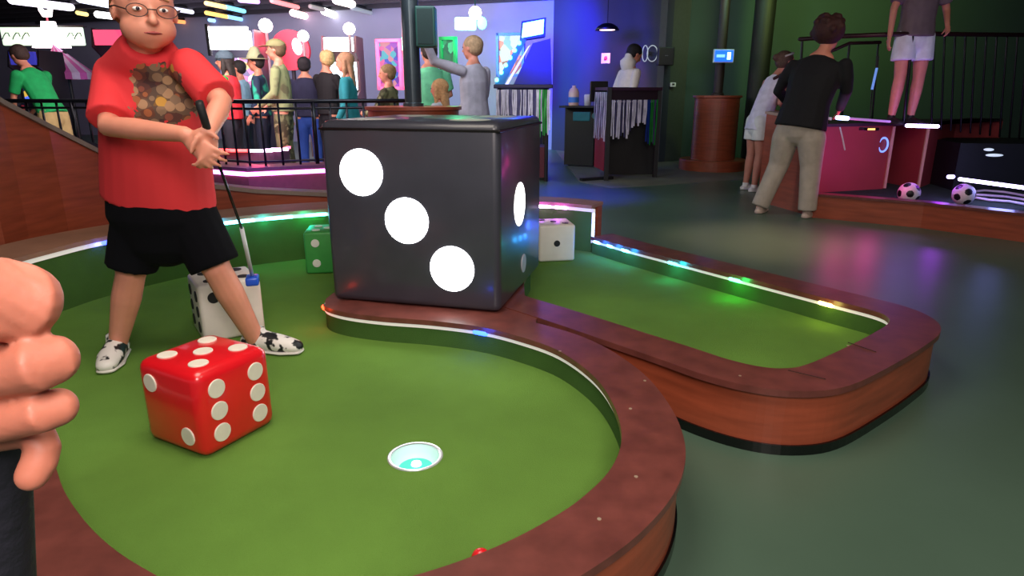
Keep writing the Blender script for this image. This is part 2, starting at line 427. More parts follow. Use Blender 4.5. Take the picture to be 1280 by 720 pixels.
# white beside the boy's leg
a = math.radians(34); s = .255
u = Vector((math.cos(a), math.sin(a))); c0 = P(256, 430, ZT).xy
cc = c0 + u * s / 2 + Vector((-u.y, u.x)) * s / 2
WDIE = mat('#e4dcd2', .45, noise=.05, nscale=12)
die('oversized white dice with black dots standing behind the boy\'s leg', (cc.x, cc.y, ZT), a, s, WDIE, mat('#15151a', .6), {'top': 4, 'front': 2, 'left': 6, 'right': 1, 'back': 5}, .095, .27, .06)
a = math.radians(9); s = .235
u = Vector((math.cos(a), math.sin(a))); c0 = P(673, 328, ZT).xy
cc = c0 + u * s / 2 + Vector((-u.y, u.x)) * s / 2
die('oversized white dice showing a single black dot, right of the giant black dice', (cc.x, cc.y, ZT), a, s, WDIE, mat('#15151a', .6), {'top': 3, 'front': 1, 'left': 5, 'right': 2, 'back': 6}, .085, .27, .07)
a = math.radians(8); s = .25
u = Vector((math.cos(a), math.sin(a))); c0 = P(383, 343, ZT).xy
cc = c0 + u * s / 2 + Vector((-u.y, u.x)) * s / 2
die('oversized green dice with white dots peeking out left of the giant black dice', (cc.x, cc.y, ZT), a, s, mat('#3f9a48', .45), mat('#e6e6dc', .5), {'top': 5, 'front': 4, 'left': 2, 'right': 3, 'back': 6}, .095, .24, .06)
# giant black
a = math.radians(-14.5); s = .80
cc = corner((-.05, 2.70), a, s)
t = thing('giant_dice', 'giant glossy black dice with three glowing white dots on its front', 'dice', (cc.x, cc.y, ZR), a)
DBL = mat('#3a3b45', .34, coat=.25, noise=.08, nscale=8)  # black body lifted to grey, imitating bloom from the glowing dots
obj('body', boxm((0, 0, s / 2), (s, s, s), 0, .032), DBL, t, True)
obj('top_edge', boxm((0, 0, s - .035), (s + .006, s + .006, .012), 0, .004), BLACK, t)
GL = emit('#ffffff', 9)
for (x, z) in ((-.215, .585), (-.015, .385), (.185, .185)):
    obj('lit_dot', pip_bm((x, -s / 2, z), (1, 0, 0), (0, 0, 1), (0, -1, 0), .1 if z > .5 else .1), GL, t)
obj('lit_dot', pip_bm((s / 2, -.06, .42), (0, 1, 0), (0, 0, 1), (1, 0, 0), .1), emit('#ffffff', 3), t)
obj('unlit_dot', pip_bm((s / 2, .02, .12), (0, 1, 0), (0, 0, 1), (1, 0, 0), .045), mat('#b9b9c4', .5), t)
for (x, y) in ((-.22, -.22), (.22, .22), (-.22, .22), (.22, -.22)):
    obj('unlit_dot', pip_bm((x, y, s), (1, 0, 0), (0, 1, 0), (0, 0, 1), .09, .002), mat('#b9b9b4', .5), t)
# red golf ball
bm = bmesh.new(); ell(bm, (0, 0, 0), (.0215,) * 3, sub=4)
q = P(601, 697, ZT + .0215)
tag(obj('golf_ball', bm, mat('#e8202a', .25, coat=.5, bump=.15, bscale=260), None, True), 'red golf ball lying against the near wooden rail', 'golf ball').location = q

# ================================================================== RAMP WALL ON THE LEFT
rp = [(-40, 96, 3.35), (0, 124, 3.55), (60, 155, 3.85), (130, 190, 4.17), (200, 214, 4.42), (258, 229, 4.58), (320, 236, 4.72), (400, 240, 4.86), (440, 241, 4.9)]
pts = [D(*k) for k in rp]
A = [Vector((p.x, p.y)) for p in pts]; Zs = [p.z for p in pts]
ramp = thing('ramp_wall', 'tall reddish wooden ramp wall sloping down behind the boy', 'wooden wall', (A[0].x, A[0].y, 0))
org = ramp.location
obj('panel', bandm(A, offset(A, -.05), 0, [z - .03 for z in Zs]), WOOD, ramp, off=org)
obj('cap', bandm(offset(A, .02), offset(A, -.12), [z - .03 for z in Zs], [z for z in Zs]), mat('#8a7a70', .45, noise=.1), ramp, off=org)
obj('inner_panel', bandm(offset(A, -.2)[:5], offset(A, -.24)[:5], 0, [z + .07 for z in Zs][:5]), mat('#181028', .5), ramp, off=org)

# second hole behind: turf, kerb with pink strip, railing on top
h2 = thing('minigolf_hole', 'far minigolf kerb with a pink-violet light strip under the black railing', 'minigolf hole', (-3, 6, 0))
org = Vector((-3, 6, 0))
k2 = [D(-60, 208, 7.2), D(60, 209, 7.1), D(180, 211, 7.0), D(255, 213, 6.9), D(310, 219, 6.6), D(400, 214.5, 6.9), D(520, 208, 7.3)]
K = [Vector((p.x, p.y)) for p in k2]; ZK = .40
obj('turf', prismm([K[0] + Vector((0, 0)), *K[1:], Vector((-.6, 5.0)), Vector((-1.4, 4.95)), Vector((-2.0, 4.8)), Vector((-3.4, 4.3)), Vector((-5, 5.5))], .0, .12), mat('#6f8d8c', .9, bump=.3, bscale=300), h2, off=org)  # blue light falling on this turf is mixed into its colour
obj('kerb', bandm(K, offset(K, -.3), 0, ZK), mat('#6d3038', .45, noise=.1), h2, off=org)
obj('rail_cap', bandm(offset(K, .02), offset(K, -.32), ZK, ZK + .03), mat('#5a3040', .4), h2, off=org)
obj('led_strip', bandm(offset(K, .025), offset(K, -.0), ZK - .05, ZK - .012), emit('#ee8cff', 5), h2, off=org)
light('AREA', D(330, 222, 6.3) + Vector((0, 0, .25)), 9, '#9a4cff', .9).data.shape = 'SQUARE'
# red-lit arc further back
h3 = thing('lit_curved_kerb', 'curved kerb with red and pink lights seen through the railing', 'light strip', (-3, 8.2, 0))
org = Vector((-3, 8.2, 0))
k3 = [D(235, 187, 8.6), D(275, 187, 8.5), D(300, 185, 8.4), D(330, 184, 8.4), D(350, 185, 8.6), D(362, 189, 8.9)]
K3 = catmull([Vector((p.x, p.y)) for p in k3], 4)
obj('kerb', bandm(K3, offset(K3, -.25), 0, .43), mat('#5a3a50', .5), h3, off=org)
obj('led_strip', bandm(offset(K3, .02), offset(K3, -.01), .435, .465), emit('#ff5c7c', 4), h3, off=org)
for f, c in ((.2, '#ff3030'), (.3, '#ff3030'), (.42, '#ff4040'), (.55, '#ffd0ff'), (.64, '#ffe0ff'), (.72, '#ffc0ff'), (.8, '#ffd0ff')):
    p = K3[int(f * (len(K3) - 1))] - org.xy
    led((p.x, p.y - .03, .45), (1, 0, 0), .2, c, 6, .018, h3)
light('POINT', D(320, 170, 8.1), 6, '#ff4070', .1)

rail = thing('railing', 'long black metal railing standing in front of the crowd', 'railing', (-3, 7.1, 0))
org = Vector((-3, 7.1, 0))
RY = [(-60, 7.35), (60, 7.25), (180, 7.15), (255, 7.05), (310, 6.78), (400, 7.05), (520, 7.45)]
RP = [D(x, 128, y) for x, y in RY]
bm = bmesh.new(); tube(bm, [Vector((p.x, p.y, 1.06)) for p in RP], .022, seg=10); obj('top_rail', bm, METAL, rail, True, off=org)
bm = bmesh.new(); tube(bm, [Vector((p.x, p.y, .99)) for p in RP], .012, seg=8); obj('lower_rail', bm, METAL, rail, True, off=org)
bm = bmesh.new(); tube(bm, [Vector((p.x, p.y, .47)) for p in RP], .012, seg=8); obj('bottom_rail', bm, METAL, rail, True, off=org)
def along(pts, step):
    out = []; acc = 0
    for a, b in zip(pts, pts[1:]):
        L = (b - a).length; d = acc
        while d < L: out.append(a.lerp(b, d / L)); d += step
        acc = d - L
    return out
for k, p in enumerate(along([Vector((q.x, q.y)) for q in RP], .17)):
    big = k % 8 == 0
    obj('post' if big else 'baluster', rod((p.x, p.y, ZK + .03), (p.x, p.y, 1.05), .022 if big else .012, 8), METAL, rail, True, off=org)

# ================================================================== COLUMNS
def column(label, x, y, r, base, group=None, cm=None, ztop=3.0):
    t = thing('pole', label, 'column', (x, y, 0), 0, group)
    if base:
        (rb, hb, rp, hp) = base
        obj('plinth', lathem([(.01, 0), (rp, 0), (rp, hp - .015), (rp - .015, hp), (.01, hp)], seg=48), WOOD, t)
        obj('casing', lathem([(.01, hp), (rb, hp), (rb, hb - .04), (rb + .03, hb - .03), (rb + .03, hb), (.01, hb)], seg=48), WOOD, t)
    z0 = base[1] if base else 0
    obj('shaft', lathem([(.01, z0), (r + .02, z0), (r + .02, z0 + .03), (r, z0 + .04), (r, ztop), (.01, ztop)], seg=32), cm or METAL, t, False)
    return t
GM = mat('#4a5458', .28, metal=.7, name='gloss_pole')
c = D(517, 135, 7.0); column('shiny black steel column rising from a round wooden casing behind the giant dice', c.x, c.y, .085, (.46, 1.01, .52, .12), cm=GM)
c2 = D(897, 120, 10.4); column('slim dark column on a tall round reddish wooden pedestal by the green wall', c2.x + .0, c2.y, .07, (.33, 1.10, .50, .16), cm=mat('#2a1c1a', .5))
c3 = D(944, 120, 10.6); column('wide black column between the pedestal and the girl in white', c3.x + .02, c3.y, .15, None, cm=BLACKM)
m = thing('speaker_box', 'dark green box fixed to the side of the shiny black column', 'speaker', D(534, 60, 6.95))
obj('housing', boxm((0, 0, .19), (.19, .22, .37), 0, .012), mat('#0e3d33', .5), m)
obj('grille', boxm((0, -.112, .19), (.15, .008, .32), 0, .002), mat('#0a241f', .8), m)

# ================================================================== CEILING LIGHTS AND GLOBES
for (x0, y0, x1, y1, cc_, s_) in ((15, 0, 88, 9, '#f2e8ff', 3), (100, -2, 146, 7, '#dfe6ff', 3), (122, 18, 140, 20, '#ffffff', 3), (216, 11, 240, 15, '#e8e8ff', 1.2),
        (258, 4, 282, 9, '#ffd88a', 1.6), (283, 9, 305, 14, '#7fd8ff', 1.4), (258, 16, 284, 21, '#ffc66a', 1.6), (285, 21, 306, 25, '#8fc8ff', 1.4), (262, 25, 302, 31, '#8fbcff', 2),
        (300, 0, 322, 2, '#c8a0ff', 1.5), (340, 1, 372, 9, '#ff8a8a', 1.2), (366, 16, 381, 20, '#ffd0d0', 4), (405, 14, 430, 23, '#ffffff', 5), (420, 0, 440, 5, '#fff0e8', 3),
        (215, 26, 233, 28, '#ff9c5a', 1.4), (97, 16, 108, 18, '#ffe08a', 1.4), (296, 34, 303, 36, '#a8fff0', 4), (388, 8, 404, 12, '#b0a0a0', .5), (440, 10, 470, 18, '#a8a8b0', .4)):
    a_, b_ = P(x0, y0, 2.8), P(x1, y1, 2.8)
    t = thing('ceiling_light', 'long glowing strip light under the black ceiling' if x1 - x0 > 20 else 'short glowing light under the black ceiling', 'ceiling light', a_, 0, 'strip lights under the ceiling' if x1 - x0 > 20 else 'short lights under the ceiling')
    d = b_ - a_; n = d.normalized()
    ph = .045 + .03 * (s_ > 2.5)
    bm = bmesh.new(); tube(bm, [Vector((0, 0, 0)), d], ph, seg=10); obj('diffuser', bm, emit(cc_, s_), t, True)
    bm = bmesh.new(); tube(bm, [Vector((0, 0, .07)), d + Vector((0, 0, .07))], .035, (True, True), 6); obj('housing', bm, BLACKM, t)
def globe(px, py, y, rpx, label, base_z=None, c='#fff4ee', s=8, pw=5, pc=None):
    p = D(px, py, y); r = rpx * y * .98 / F
    t = thing('globe_lamp', label, 'lamp', p)
    bm = bmesh.new(); ell(bm, (0, 0, 0), (r, r, r)); obj('globe', bm, emit(c, s), t, True)
    if base_z is not None: obj('stalk', rod((0, 0, base_z - p.z), (0, 0, -r * .9), .025), mat('#6a5550', .5), t)
    else: obj('cord', rod((0, 0, r * .9), (0, 0, 3.0 - p.z), .012), BLACKM, t)
    if pw: light('POINT', p + Vector((0, -r - .1, 0)), pw, pc or c, .1)
globe(332, 32, 12.5, 8, 'round white globe lamp above the person in the pale hat', 0, pc='#ff7060', pw=10)
globe(379, 45, 12.5, 6.5, 'round white globe lamp above the person with the navy back', 0, pc='#ff5050', pw=10)
globe(436.5, 36, 12.5, 7, 'round white globe lamp above the woman in teal', 0, pw=8)
globe(594, 16, 12.0, 7.5, 'round white globe lamp above the green lamp box', None, pc='#90ffc0', pw=8)
t = thing('green_lamp_box', 'glowing pale green lamp box with a small round lamp beside it', 'lamp', D(582, 40, 12.0))
obj('lamp_panel', boxm((0, 0, .13), (.36, .1, .20), .1, .03), emit('#8affc8', 6), t)
bm = bmesh.new(); ell(bm, (.28, 0, .14), (.08, .08, .1)); obj('round_lamp', bm, emit('#6affc0', 5), t, True)
obj('bracket', rod((0, .05, .2), (0, 2.35, .35), .02), BLACKM, t)
aim(light('SPOT', D(585, 35, 11.7), 160, '#20ffa0', .2, spot=math.radians(130)), (-1, 14.5, 1.8))
light('POINT', D(575, 60, 9.5), 10, '#20ff90', .2)
# pink hanging lamp over the desk
t = thing('pendant_lamp', 'black dome pendant lamp over the check-in desk', 'lamp', D(759, 38, 11.2))
obj('shade', lathem([(.02, .11), (.08, .10), (.15, .06), (.195, 0), (.185, 0), (.14, .05), (.07, .085), (.02, .095)], seg=32), BLACK, t, True)
obj('bulb', lathem([(.001, .0), (.12, .004), (.12, .012), (.001, .02)], seg=24), emit('#ffd8e0', 3), t)
obj('cord', rod((0, 0, .1), (0, 0, 3.0 - t.location.z), .008), BLACKM, t)

# ================================================================== ARCADE AT THE BACK
def cabinet(label, px0, px1, py0, py1, y, screen, body, marquee=None, rz=0, sc=(.42, .9)):
    p0, p1 = D(px0, py0, y), D(px1, py0, y); w = p1.x - p0.x; zt = p0.z
    c = Vector(((p0.x + p1.x) / 2, y, 0))
    t = thing('arcade_cabinet', label, 'arcade machine', c, rz)
    bm = bmesh.new()
    prof = [(0, 0), (.7, 0), (.7, zt), (.12, zt), (.05, zt * .86), (.25, zt * .8), (.22, zt * .55), (-.1, zt * .5), (-.1, zt * .44), (0, zt * .40)]
    for sx in (-1, 1):
        vs = [[bm.verts.new((sx * (w / 2) + dx, q[0], q[1])) for q in prof] for dx in (0, -sx * .03)]
        n = len(prof)
        bm.faces.new(vs[0]); bm.faces.new(vs[1][::-1])
        for i in range(n): bm.faces.new((vs[0][i], vs[0][(i + 1) % n], vs[1][(i + 1) % n], vs[1][i]))
    obj('side_panel', bm, body, t)
    obj('front_panel', boxm((0, .05, zt * .2), (w - .06, .04, zt * .4)), body, t)
    obj('control_panel', boxm((0, .06, zt * .465), (w - .06, .3, .05), 0, .01), BLACKM, t)
    sw = w - .1
    obj('screen', boxm((0, .24, zt * .675), (sw, .03, zt * .23), 0, .005), screen, t)
    obj('marquee', boxm((0, .09, zt * .93), (sw, .05, zt * .11), 0, .005), marquee or screen, t)
    obj('back_panel', boxm((0, .68, zt * .5), (w - .06, .03, zt)), body, t)
    obj('joystick', rod((-w * .2, 0, zt * .48), (-w * .2, 0, zt * .53), .02), mat('#c02030', .4), t)
    return t
cabinet('dark arcade machine with a blue and gold screen at the far left of the crowd', 2, 42, 62, 200, 11.0, display_mat('screen_blue', ['#2030a0', '#101840', '#c8a040', '#5070ff', '#e0e0ff'], 9, 1.2), mat('#18141c', .5), emit('#3a3ab0', .6))
cabinet('arcade machine with a red and white lit top beside the boy\'s shoulder', 108, 150, 34, 200, 11.6, display_mat('screen_red', ['#d04060', '#ffffff', '#c03050', '#4a3aa0', '#ffd080'], 5, 1.4), mat('#241420', .5), display_mat('marq_red', ['#e0486a', '#ffe8f0', '#d04068'], 2.5, 1.6))
cabinet('prize machine with a big blank white lit sign and colourful prizes', 262, 314, 36, 200, 12.0, display_mat('screen_prize', ['#ffd040', '#a060c0', '#ffffff', '#ff60a0', '#503070'], 9, 1.3), mat('#2a2630', .5), emit('#ffffff', 5))
cabinet('arcade machine with a narrow bright white screen behind the blond person', 399, 443, 44, 200, 12.6, emit('#dff4ff', 4), mat('#5a3030', .5), emit('#f4fbff', 4))
# lit white board of the prize machine
t = thing('light_board', 'blank white glowing board above the prize machine', 'screen', D(288, 62, 11.75))
obj('panel', boxm((0, 0, .18), (.66, .05, .36), 0, .01), emit('#f6fbff', 4.5), t)
obj('frame', boxm((-.35, .02, .15), (.05, .1, .5), 0, .01), BLACKM, t)
# neon sign with tent-shaped figure
t = thing('neon_sign', 'long pale green lit sign board with dark scrolls', 'sign', D(56, 57, 12.2))
ww = D(108, 57, 12.2).x - D(6, 57, 12.2).x
obj('board', boxm((0, 0, .15), (ww, .06, .30), 0, .02), emit('#cfeccf', 1.2), t)
bm = bmesh.new()
for sx in (-.62, -.44, -.28, .33, .48, .62):
    tube(bm, [Vector((sx + .07 * math.cos(k), -.04, .15 + .06 * math.sin(k * 1.5))) for k in [j * .7 for j in range(8)]], .008, seg=6)
obj('scrollwork', bm, mat('#27402c', .6), t)
obj('frame', boxm((0, .02, .31), (ww + .06, .1, .03)), BLACKM, t)
t = thing('tent_light', 'bright white tent-shaped light topped by a swan-like curl', 'neon light', D(63, 58, 12.0))
bm = bmesh.new()
pr = [(-.32, -.02), (.30, -.02), (.22, .2), (.12, .27), (.1, .40), (-.09, .40), (-.11, .27), (-.22, .18)]
v0 = [bm.verts.new((x, 0, z)) for x, z in pr]; v1 = [bm.verts.new((x, .1, z)) for x, z in pr]
bm.faces.new(v0); bm.faces.new(v1[::-1])
for i in range(8): bm.faces.new((v0[i], v0[(i + 1) % 8], v1[(i + 1) % 8], v1[i]))
obj('tent', bm, emit('#fff0f4', 5), t)
bm = bmesh.new(); tube(bm, [(-.06, 0, .66), (-.05, 0, .58), (0, 0, .52), (.08, 0, .52), (.12, 0, .58)], [.03, .035, .06, .06, .03], seg=10); obj('curl', bm, emit('#ffe8ee', 4), t, True)
obj('stem', rod((0, .05, .3), (0, .05, .55), .015), mat('#a04050', .5), t)
light('POINT', t.location + Vector((.0, -.6, .2)), 14, '#ff9a9a', .2)
# striped canopy
t = thing('striped_canopy', 'pink and lilac striped tent canopy over a game behind the person in green', 'canopy', D(85, 110, 12.0))
bm = bmesh.new()
ap = bm.verts.new((-.12, 0, .72)); N = 20
rg = [bm.verts.new((.38 * math.cos(2 * PI * i / N) + .08, .38 * math.sin(2 * PI * i / N), .25)) for i in range(N)]
r2 = [bm.verts.new((.38 * math.cos(2 * PI * i / N) + .08, .38 * math.sin(2 * PI * i / N), .14)) for i in range(N)]
for i in range(N):
    f = bm.faces.new((ap, rg[i], rg[(i + 1) % N])); f.material_index = i % 2
    f = bm.faces.new((rg[i], r2[i], r2[(i + 1) % N], rg[(i + 1) % N])); f.material_index = i % 2
obj('canopy', bm, None, t, mats=[mat('#b04a9a', .7), mat('#b9a8cc', .7)])
obj('post', rod((.05, 0, -1.1), (.05, 0, .6), .03), BLACKM, t)
bm = bmesh.new(); ell(bm, (.02, -.3, .0), (.13, .1, .15)); obj('prize_bubble', bm, emit('#70a8e0', .8), t, True)
# red round sign
t = thing('round_red_sign', 'round red glowing sign with a white oval, behind the man in the cap', 'sign', D(366, 88, 13.2))
bm = bmesh.new(); r_ = .36
bmesh.ops.create_cone(bm, cap_ends=True, segments=48, radius1=r_, radius2=r_, depth=.1, matrix=Matrix.Translation((0, 0, r_)) @ Matrix.Rotation(PI / 2, 4, 'X'))
obj('disc', bm, emit('#d8142a', .4), t)
bm = bmesh.new(); ell(bm, (.14, -.06, r_ + .06), (.09, .02, .15), Matrix.Rotation(-.2, 3, 'Y')); obj('oval', bm, emit('#fff0f0', 4), t, True)
obj('post', rod((0, .05, -t.location.z), (0, .05, .1), .04), BLACKM, t)
# pink framed picture
def framed(label, px0, py0, px1, py1, y, fr, pic, fw=.05, name='framed_panel', cat='display'):
    a_, b_ = D(px0, py0, y), D(px1, py1, y); w = b_.x - a_.x; h = a_.z - b_.z
    t = thing(name, label, cat, (a_.x + w / 2, y, b_.z), math.radians(-12))
    bm = bmesh.new()
    for (x, z, sx, sz) in ((0, fw / 2, w, fw), (0, h - fw / 2, w, fw), (-w / 2 + fw / 2, h / 2, fw, h), (w / 2 - fw / 2, h / 2, fw, h)): box(bm, (x, 0, z), (sx, .1, sz))
    obj('frame', bm, fr, t); obj('picture', boxm((0, .02, h / 2), (w - fw, .04, h - fw)), pic, t)
    return t
framed('display in a glowing pink frame with violet and blue lights behind the boy in camouflage', 469, 49, 505, 112, 12.8, emit('#ff5a86', 1.2), display_mat('disp_pink', ['#a040c0', '#3040c0', '#e060a0', '#d08090', '#6020a0', '#40b0c0'], 11, 1.0))
framed('small mint lit panel beside the shiny black column', 503, 47, 511, 63, 12.7, emit('#60ffc0', 1), emit('#50e0b0', 1.2), .02)
framed('framed poster of white and red shapes on the blue-lit wall', 620, 41, 656, 96, 13.0, mat('#5a62c8', .5), display_mat('poster', ['#c8d8ff', '#ff8090', '#e8f0ff', '#b04060', '#a0c0f0'], 6, .9))
framed('green lit game panel behind the man in pale grey', 549, 46, 572, 92, 12.0, mat('#0f7a52', .5), display_mat('grn', ['#20b070', '#108050', '#60ffb0', '#0a6048'], 9, .6))
# slanted lit alley game
t = thing('alley_game', 'blue alley game with a slanted lit ramp and a glowing screen on top', 'arcade machine', D(650, 110, 10.8))
bm = bmesh.new()
def dl(px, py): return D(px, py, 10.8) - t.location
def slab(bm, pl, th):
    v0 = [bm.verts.new(p) for p in pl]; v1 = [bm.verts.new(p + Vector((0, th, 0))) for p in pl]; n = len(pl)
    bm.faces.new(v0); bm.faces.new(v1[::-1])
    for i in range(n): bm.faces.new((v0[i], v0[(i + 1) % n], v1[(i + 1) % n], v1[i]))
slab(bm, [dl(640, 110), dl(666, 54), dl(688, 48), dl(690, 110)], .5); obj('side_panel', bm, mat('#1c1c66', .4), t)
bm = bmesh.new(); slab(bm, [dl(618, 106), dl(630, 106), dl(658, 50), dl(652, 47)], .12); obj('ramp', bm, mat('#1f6fa8', .4), t)
bm = bmesh.new(); slab(bm, [dl(631, 106), dl(635, 106), dl(663, 56), dl(660, 58)], .05); obj('edge_light', bm, emit('#b0b0ff', 1.6), t)
for k in range(6):
    p = dl(621 + k * 5.6, 100 - k * 9.2) + Vector((0, -.04, 0))
    bm = bmesh.new(); ell(bm, p, (.032, .02, .032), sub=2); obj('bulb', bm, emit('#60ffff', 6), t, True)
bm = bmesh.new(); slab(bm, [dl(652, 47), dl(679, 42), dl(680, 24), dl(654, 29)], .06); obj('screen', bm, emit('#8af0ff', 4), t)
bm = bmesh.new(); slab(bm, [dl(650, 50), dl(682, 45), dl(683, 21), dl(652, 26)], .3); bmesh.ops.translate(bm, vec=(0, .065, 0), verts=bm.verts); obj('screen_housing', bm, mat('#10104a', .5), t)
obj('leg', rod(dl(683, 108) + Vector((0, .3, 0)), dl(683, 108) + Vector((0, .3, -t.location.z)), .04), BLACKM, t)
obj('cabinet', boxm((.05, .35, -t.location.z / 2), (.75, .5, t.location.z)), mat('#16163a', .5), t)
aim(light('SPOT', D(690, 10, 9.6), 500, '#1414ff', .2, spot=math.radians(80)), D(690, 60, 13.5))
light('POINT', D(668, 60, 10.2), 14, '#2020ff', .2)

# fringed stands
def fringe(bm, a, b, ztop, lens, w=.011, mi=None):
    n = len(lens); a = Vector(a); b = Vector(b)
    for i in range(n):
        p = a.lerp(b, (i + .5) / n); L = lens[i]; j = random.uniform(-.006, .006)
        w = random.uniform(.5, 1.0) * (b - a).length / n * .5
        d = (b - a).normalized(); nn = Vector((-d.y, d.x, 0)) * .003
        pts_ = [p + Vector((j * math.sin(k), 0, 0)) + nn * math.sin(k * 2 + i) + Vector((0, 0, ztop - L * k / 5 - a.z)) for k in range(6)]
        for u0, u1 in zip(pts_, pts_[1:]):
            q = [u0 - d * w, u0 + d * w, u1 + d * w, u1 - d * w]
            f = bm.faces.new([bm.verts.new(v + nn * .5) for v in q]); f.material_index = (mi[i] if mi else 0)
            f = bm.faces.new([bm.verts.new(v - nn * .5) for v in q[::-1]]); f.material_index = (mi[i] if mi else 0)
SILV = mat('#e6e2f2', .45, metal=.1, noise=.25, nscale=9, name='silver_foil'); SILD = mat('#55527c', .4, metal=.2)
GRNF = mat('#2fae4a', .3, metal=.4); BLUF = mat('#2446a8', .3, metal=.4)
t = thing('fringed_table', 'tall table with a long silver foil fringe under the alley game', 'table', D(655, 108, 8.9) * 1)
L0 = t.location.copy(); t.location.z = 0
x0, x1 = D(620, 108, 8.9).x - L0.x, D(688, 108, 8.9).x - L0.x
obj('table_top', boxm(((x0 + x1) / 2, .3, L0.z), (x1 - x0 + .06, .7, .05), 0, .01), mat('#241c50', .4), t)
for sx in (x0 + .04, x1 - .04):
    for yy in (.03, .58): obj('leg', rod((sx, yy, 0), (sx, yy, L0.z - .02), .025), BLACKM, t)
bm = bmesh.new(); fringe(bm, (x0, -.04, 0), (x1, -.04, 0), L0.z - .04, [random.uniform(.3, .5) if i < 24 else random.uniform(.5, .62) for i in range(34)], mi=[(0 if random.random() < .6 else 2) if i < 26 else (1 if random.random() < .6 else 0) for i in range(34)])
tag(obj('fringe', bm, None, t, mats=[SILV, GRNF, SILD]), kind='stuff')
obj('lower_board', boxm((x1 - .08, .28, .25), (.12, .5, .4)), mat('#5a1420', .5), t)

yb = 9.0
a_ = D(762, 109, yb); b_ = D(825, 109, 9.35); z_ = a_.z
t = thing('check_in_desk', 'black check-in desk hung with silver foil fringe and red side', 'desk', (a_.x, a_.y, 0))
o_ = Vector((a_.x, a_.y, 0)); bx = b_.x - a_.x; by = b_.y - a_.y
lf = D(744, 112, 9.65) - o_   # far left corner
obj('desk_top', prismm([(-.03, -.03), (bx + .03, by - .03), (bx + .0, by + .6), (lf.x, lf.y + .02)], z_ - .04, z_), mat('#3a2030', .4), t)
ang = math.atan2(by, bx)
obj('header_board', boxm((bx / 2, by / 2 + .02, z_ - .10), (math.hypot(bx, by), .04, .14), ang), mat('#2a1a22', .5), t)
obj('post', boxm((0, 0, z_ / 2), (.055, .055, z_)), BLACKM, t)
obj('post', boxm((bx, by, z_ / 2), (.055, .055, z_)), BLACKM, t)
obj('back_panel', boxm((bx / 2 + .1, by + .35, z_ / 2 - .1), (.7, .05, z_ - .2)), BLACKM, t)
obj('foot_bar', boxm((-.12, .05, .02), (.5, .07, .04), ang), BLACKM, t)
lens = [.46, .50, .44, .48, .5, .46, .42, .48, .5, .45, .40, .36, .34, .3, .34, .3, .28, .3, .32, .55, .58, .6, .56, .58, .6]
bm = bmesh.new(); fringe(bm, (.03, -.03, 0), (bx - .02, by - .03, 0), z_ - .16, [l * 1.0 for l in lens], w=.011, mi=[0, 0, 3, 0, 0, 3, 0, 3, 0, 0, 3, 0, 0, 3, 0, 0, 3, 0, 0, 2, 2, 1, 1, 3, 1])
tag(obj('fringe', bm, None, t, mats=[SILV, GRNF, BLUF, SILD]), kind='stuff')
bm = bmesh.new(); fringe(bm, (-.03, .02, 0), (lf.x, lf.y, 0), z_ - .06, [random.uniform(.58, .64) for i in range(18)], w=.016, mi=[i % 3 == 1 for i in range(18)])
tag(obj('side_fringe', bm, None, t, mats=[SILV, SILD]), kind='stuff')
bm = bmesh.new(); prism(bm, [(-.03, .05), (lf.x + .02, lf.y), (lf.x + .05, lf.y + .01), (0, .07)], .12, z_ - .5); obj('red_panel', bm, mat('#8a1430', .5), t)
# desk screen and shelf items
t = thing('desk_monitor', 'black monitor on the check-in desk left of the person in the white hoodie', 'monitor', D(748, 130, 9.75))
obj('display', boxm((0, 0, .17), (.26, .03, .28), .2, .008), BLACK, t); obj('stand', lathem([(.01, 0), (.08, 0), (.07, .012), (.015, .02), (.015, .1), (.01, .1)], seg=20), BLACKM, t)
q = D(730, 131, 10.6)
t = thing('wall_shelf', 'black shelf below the pool of pink light on the navy wall', 'shelf', (q.x, q.y, q.z - .03))
obj('board', boxm((0, .12, .0), (.62, .45, .03), -.5, .005), BLACKM, t); obj('support', boxm((0, .25, -t.location.z / 2), (.5, .2, t.location.z - .04), -.5), BLACKM, t)
q2 = D(717, 130, 10.6)
t = thing('soap_dispenser', 'large pinkish dispenser bottle with a blue label on the shelf', 'bottle', (q2.x, q2.y, q.z - .015))
obj('bottle', lathem([(.01, 0), (.075, 0), (.08, .02), (.08, .2), (.06, .25), (.03, .27), (.03, .3), (.01, .3)], seg=24), mat('#e0b8a8', .4), t, True)
obj('blue_label', lathem([(.081, .05), (.083, .05), (.083, .13), (.081, .13)], seg=24), mat('#3a78c8', .5), t)
q2 = D(734.5, 130, 10.6)
t = thing('paper_cup', 'small white container right of the dispenser bottle on the shelf', 'container', (q2.x, q2.y, q.z - .015))
obj('cup', lathem([(.01, 0), (.05, 0), (.058, .15), (.05, .17), (.01, .17)], seg=24), mat('#d8d4dc', .5), t, True)
t = thing('wall_box', 'flat teal box on the navy wall below the shelf', 'box', D(727, 150, 10.2)); obj('case', boxm((0, 0, .05), (.26, .05, .13), -.3, .01), mat('#14707e', .5), t)
bm = bmesh.new(); bmesh.ops.create_cone(bm, cap_ends=True, segments=24, radius1=.045, radius2=.045, depth=.03, matrix=Matrix.Translation((.19, -.05, .06)) @ Matrix.Rotation(PI / 2, 4, 'X')); obj('dial', bm, mat('#5a8a90', .4), t)
t = thing('small_poster', 'small pink-lit square notice beside the person in the white hoodie', 'notice', D(757, 80, 11.6)); obj('sheet', boxm((0, 0, .09), (.15, .02, .16), -.5), mat('#e8c8c8', .6), t)
bm = bmesh.new(); ell(bm, (0, -.015, .09), (.035, .01, .035)); obj('emblem', bm, mat('#c03050', .5), t, True)
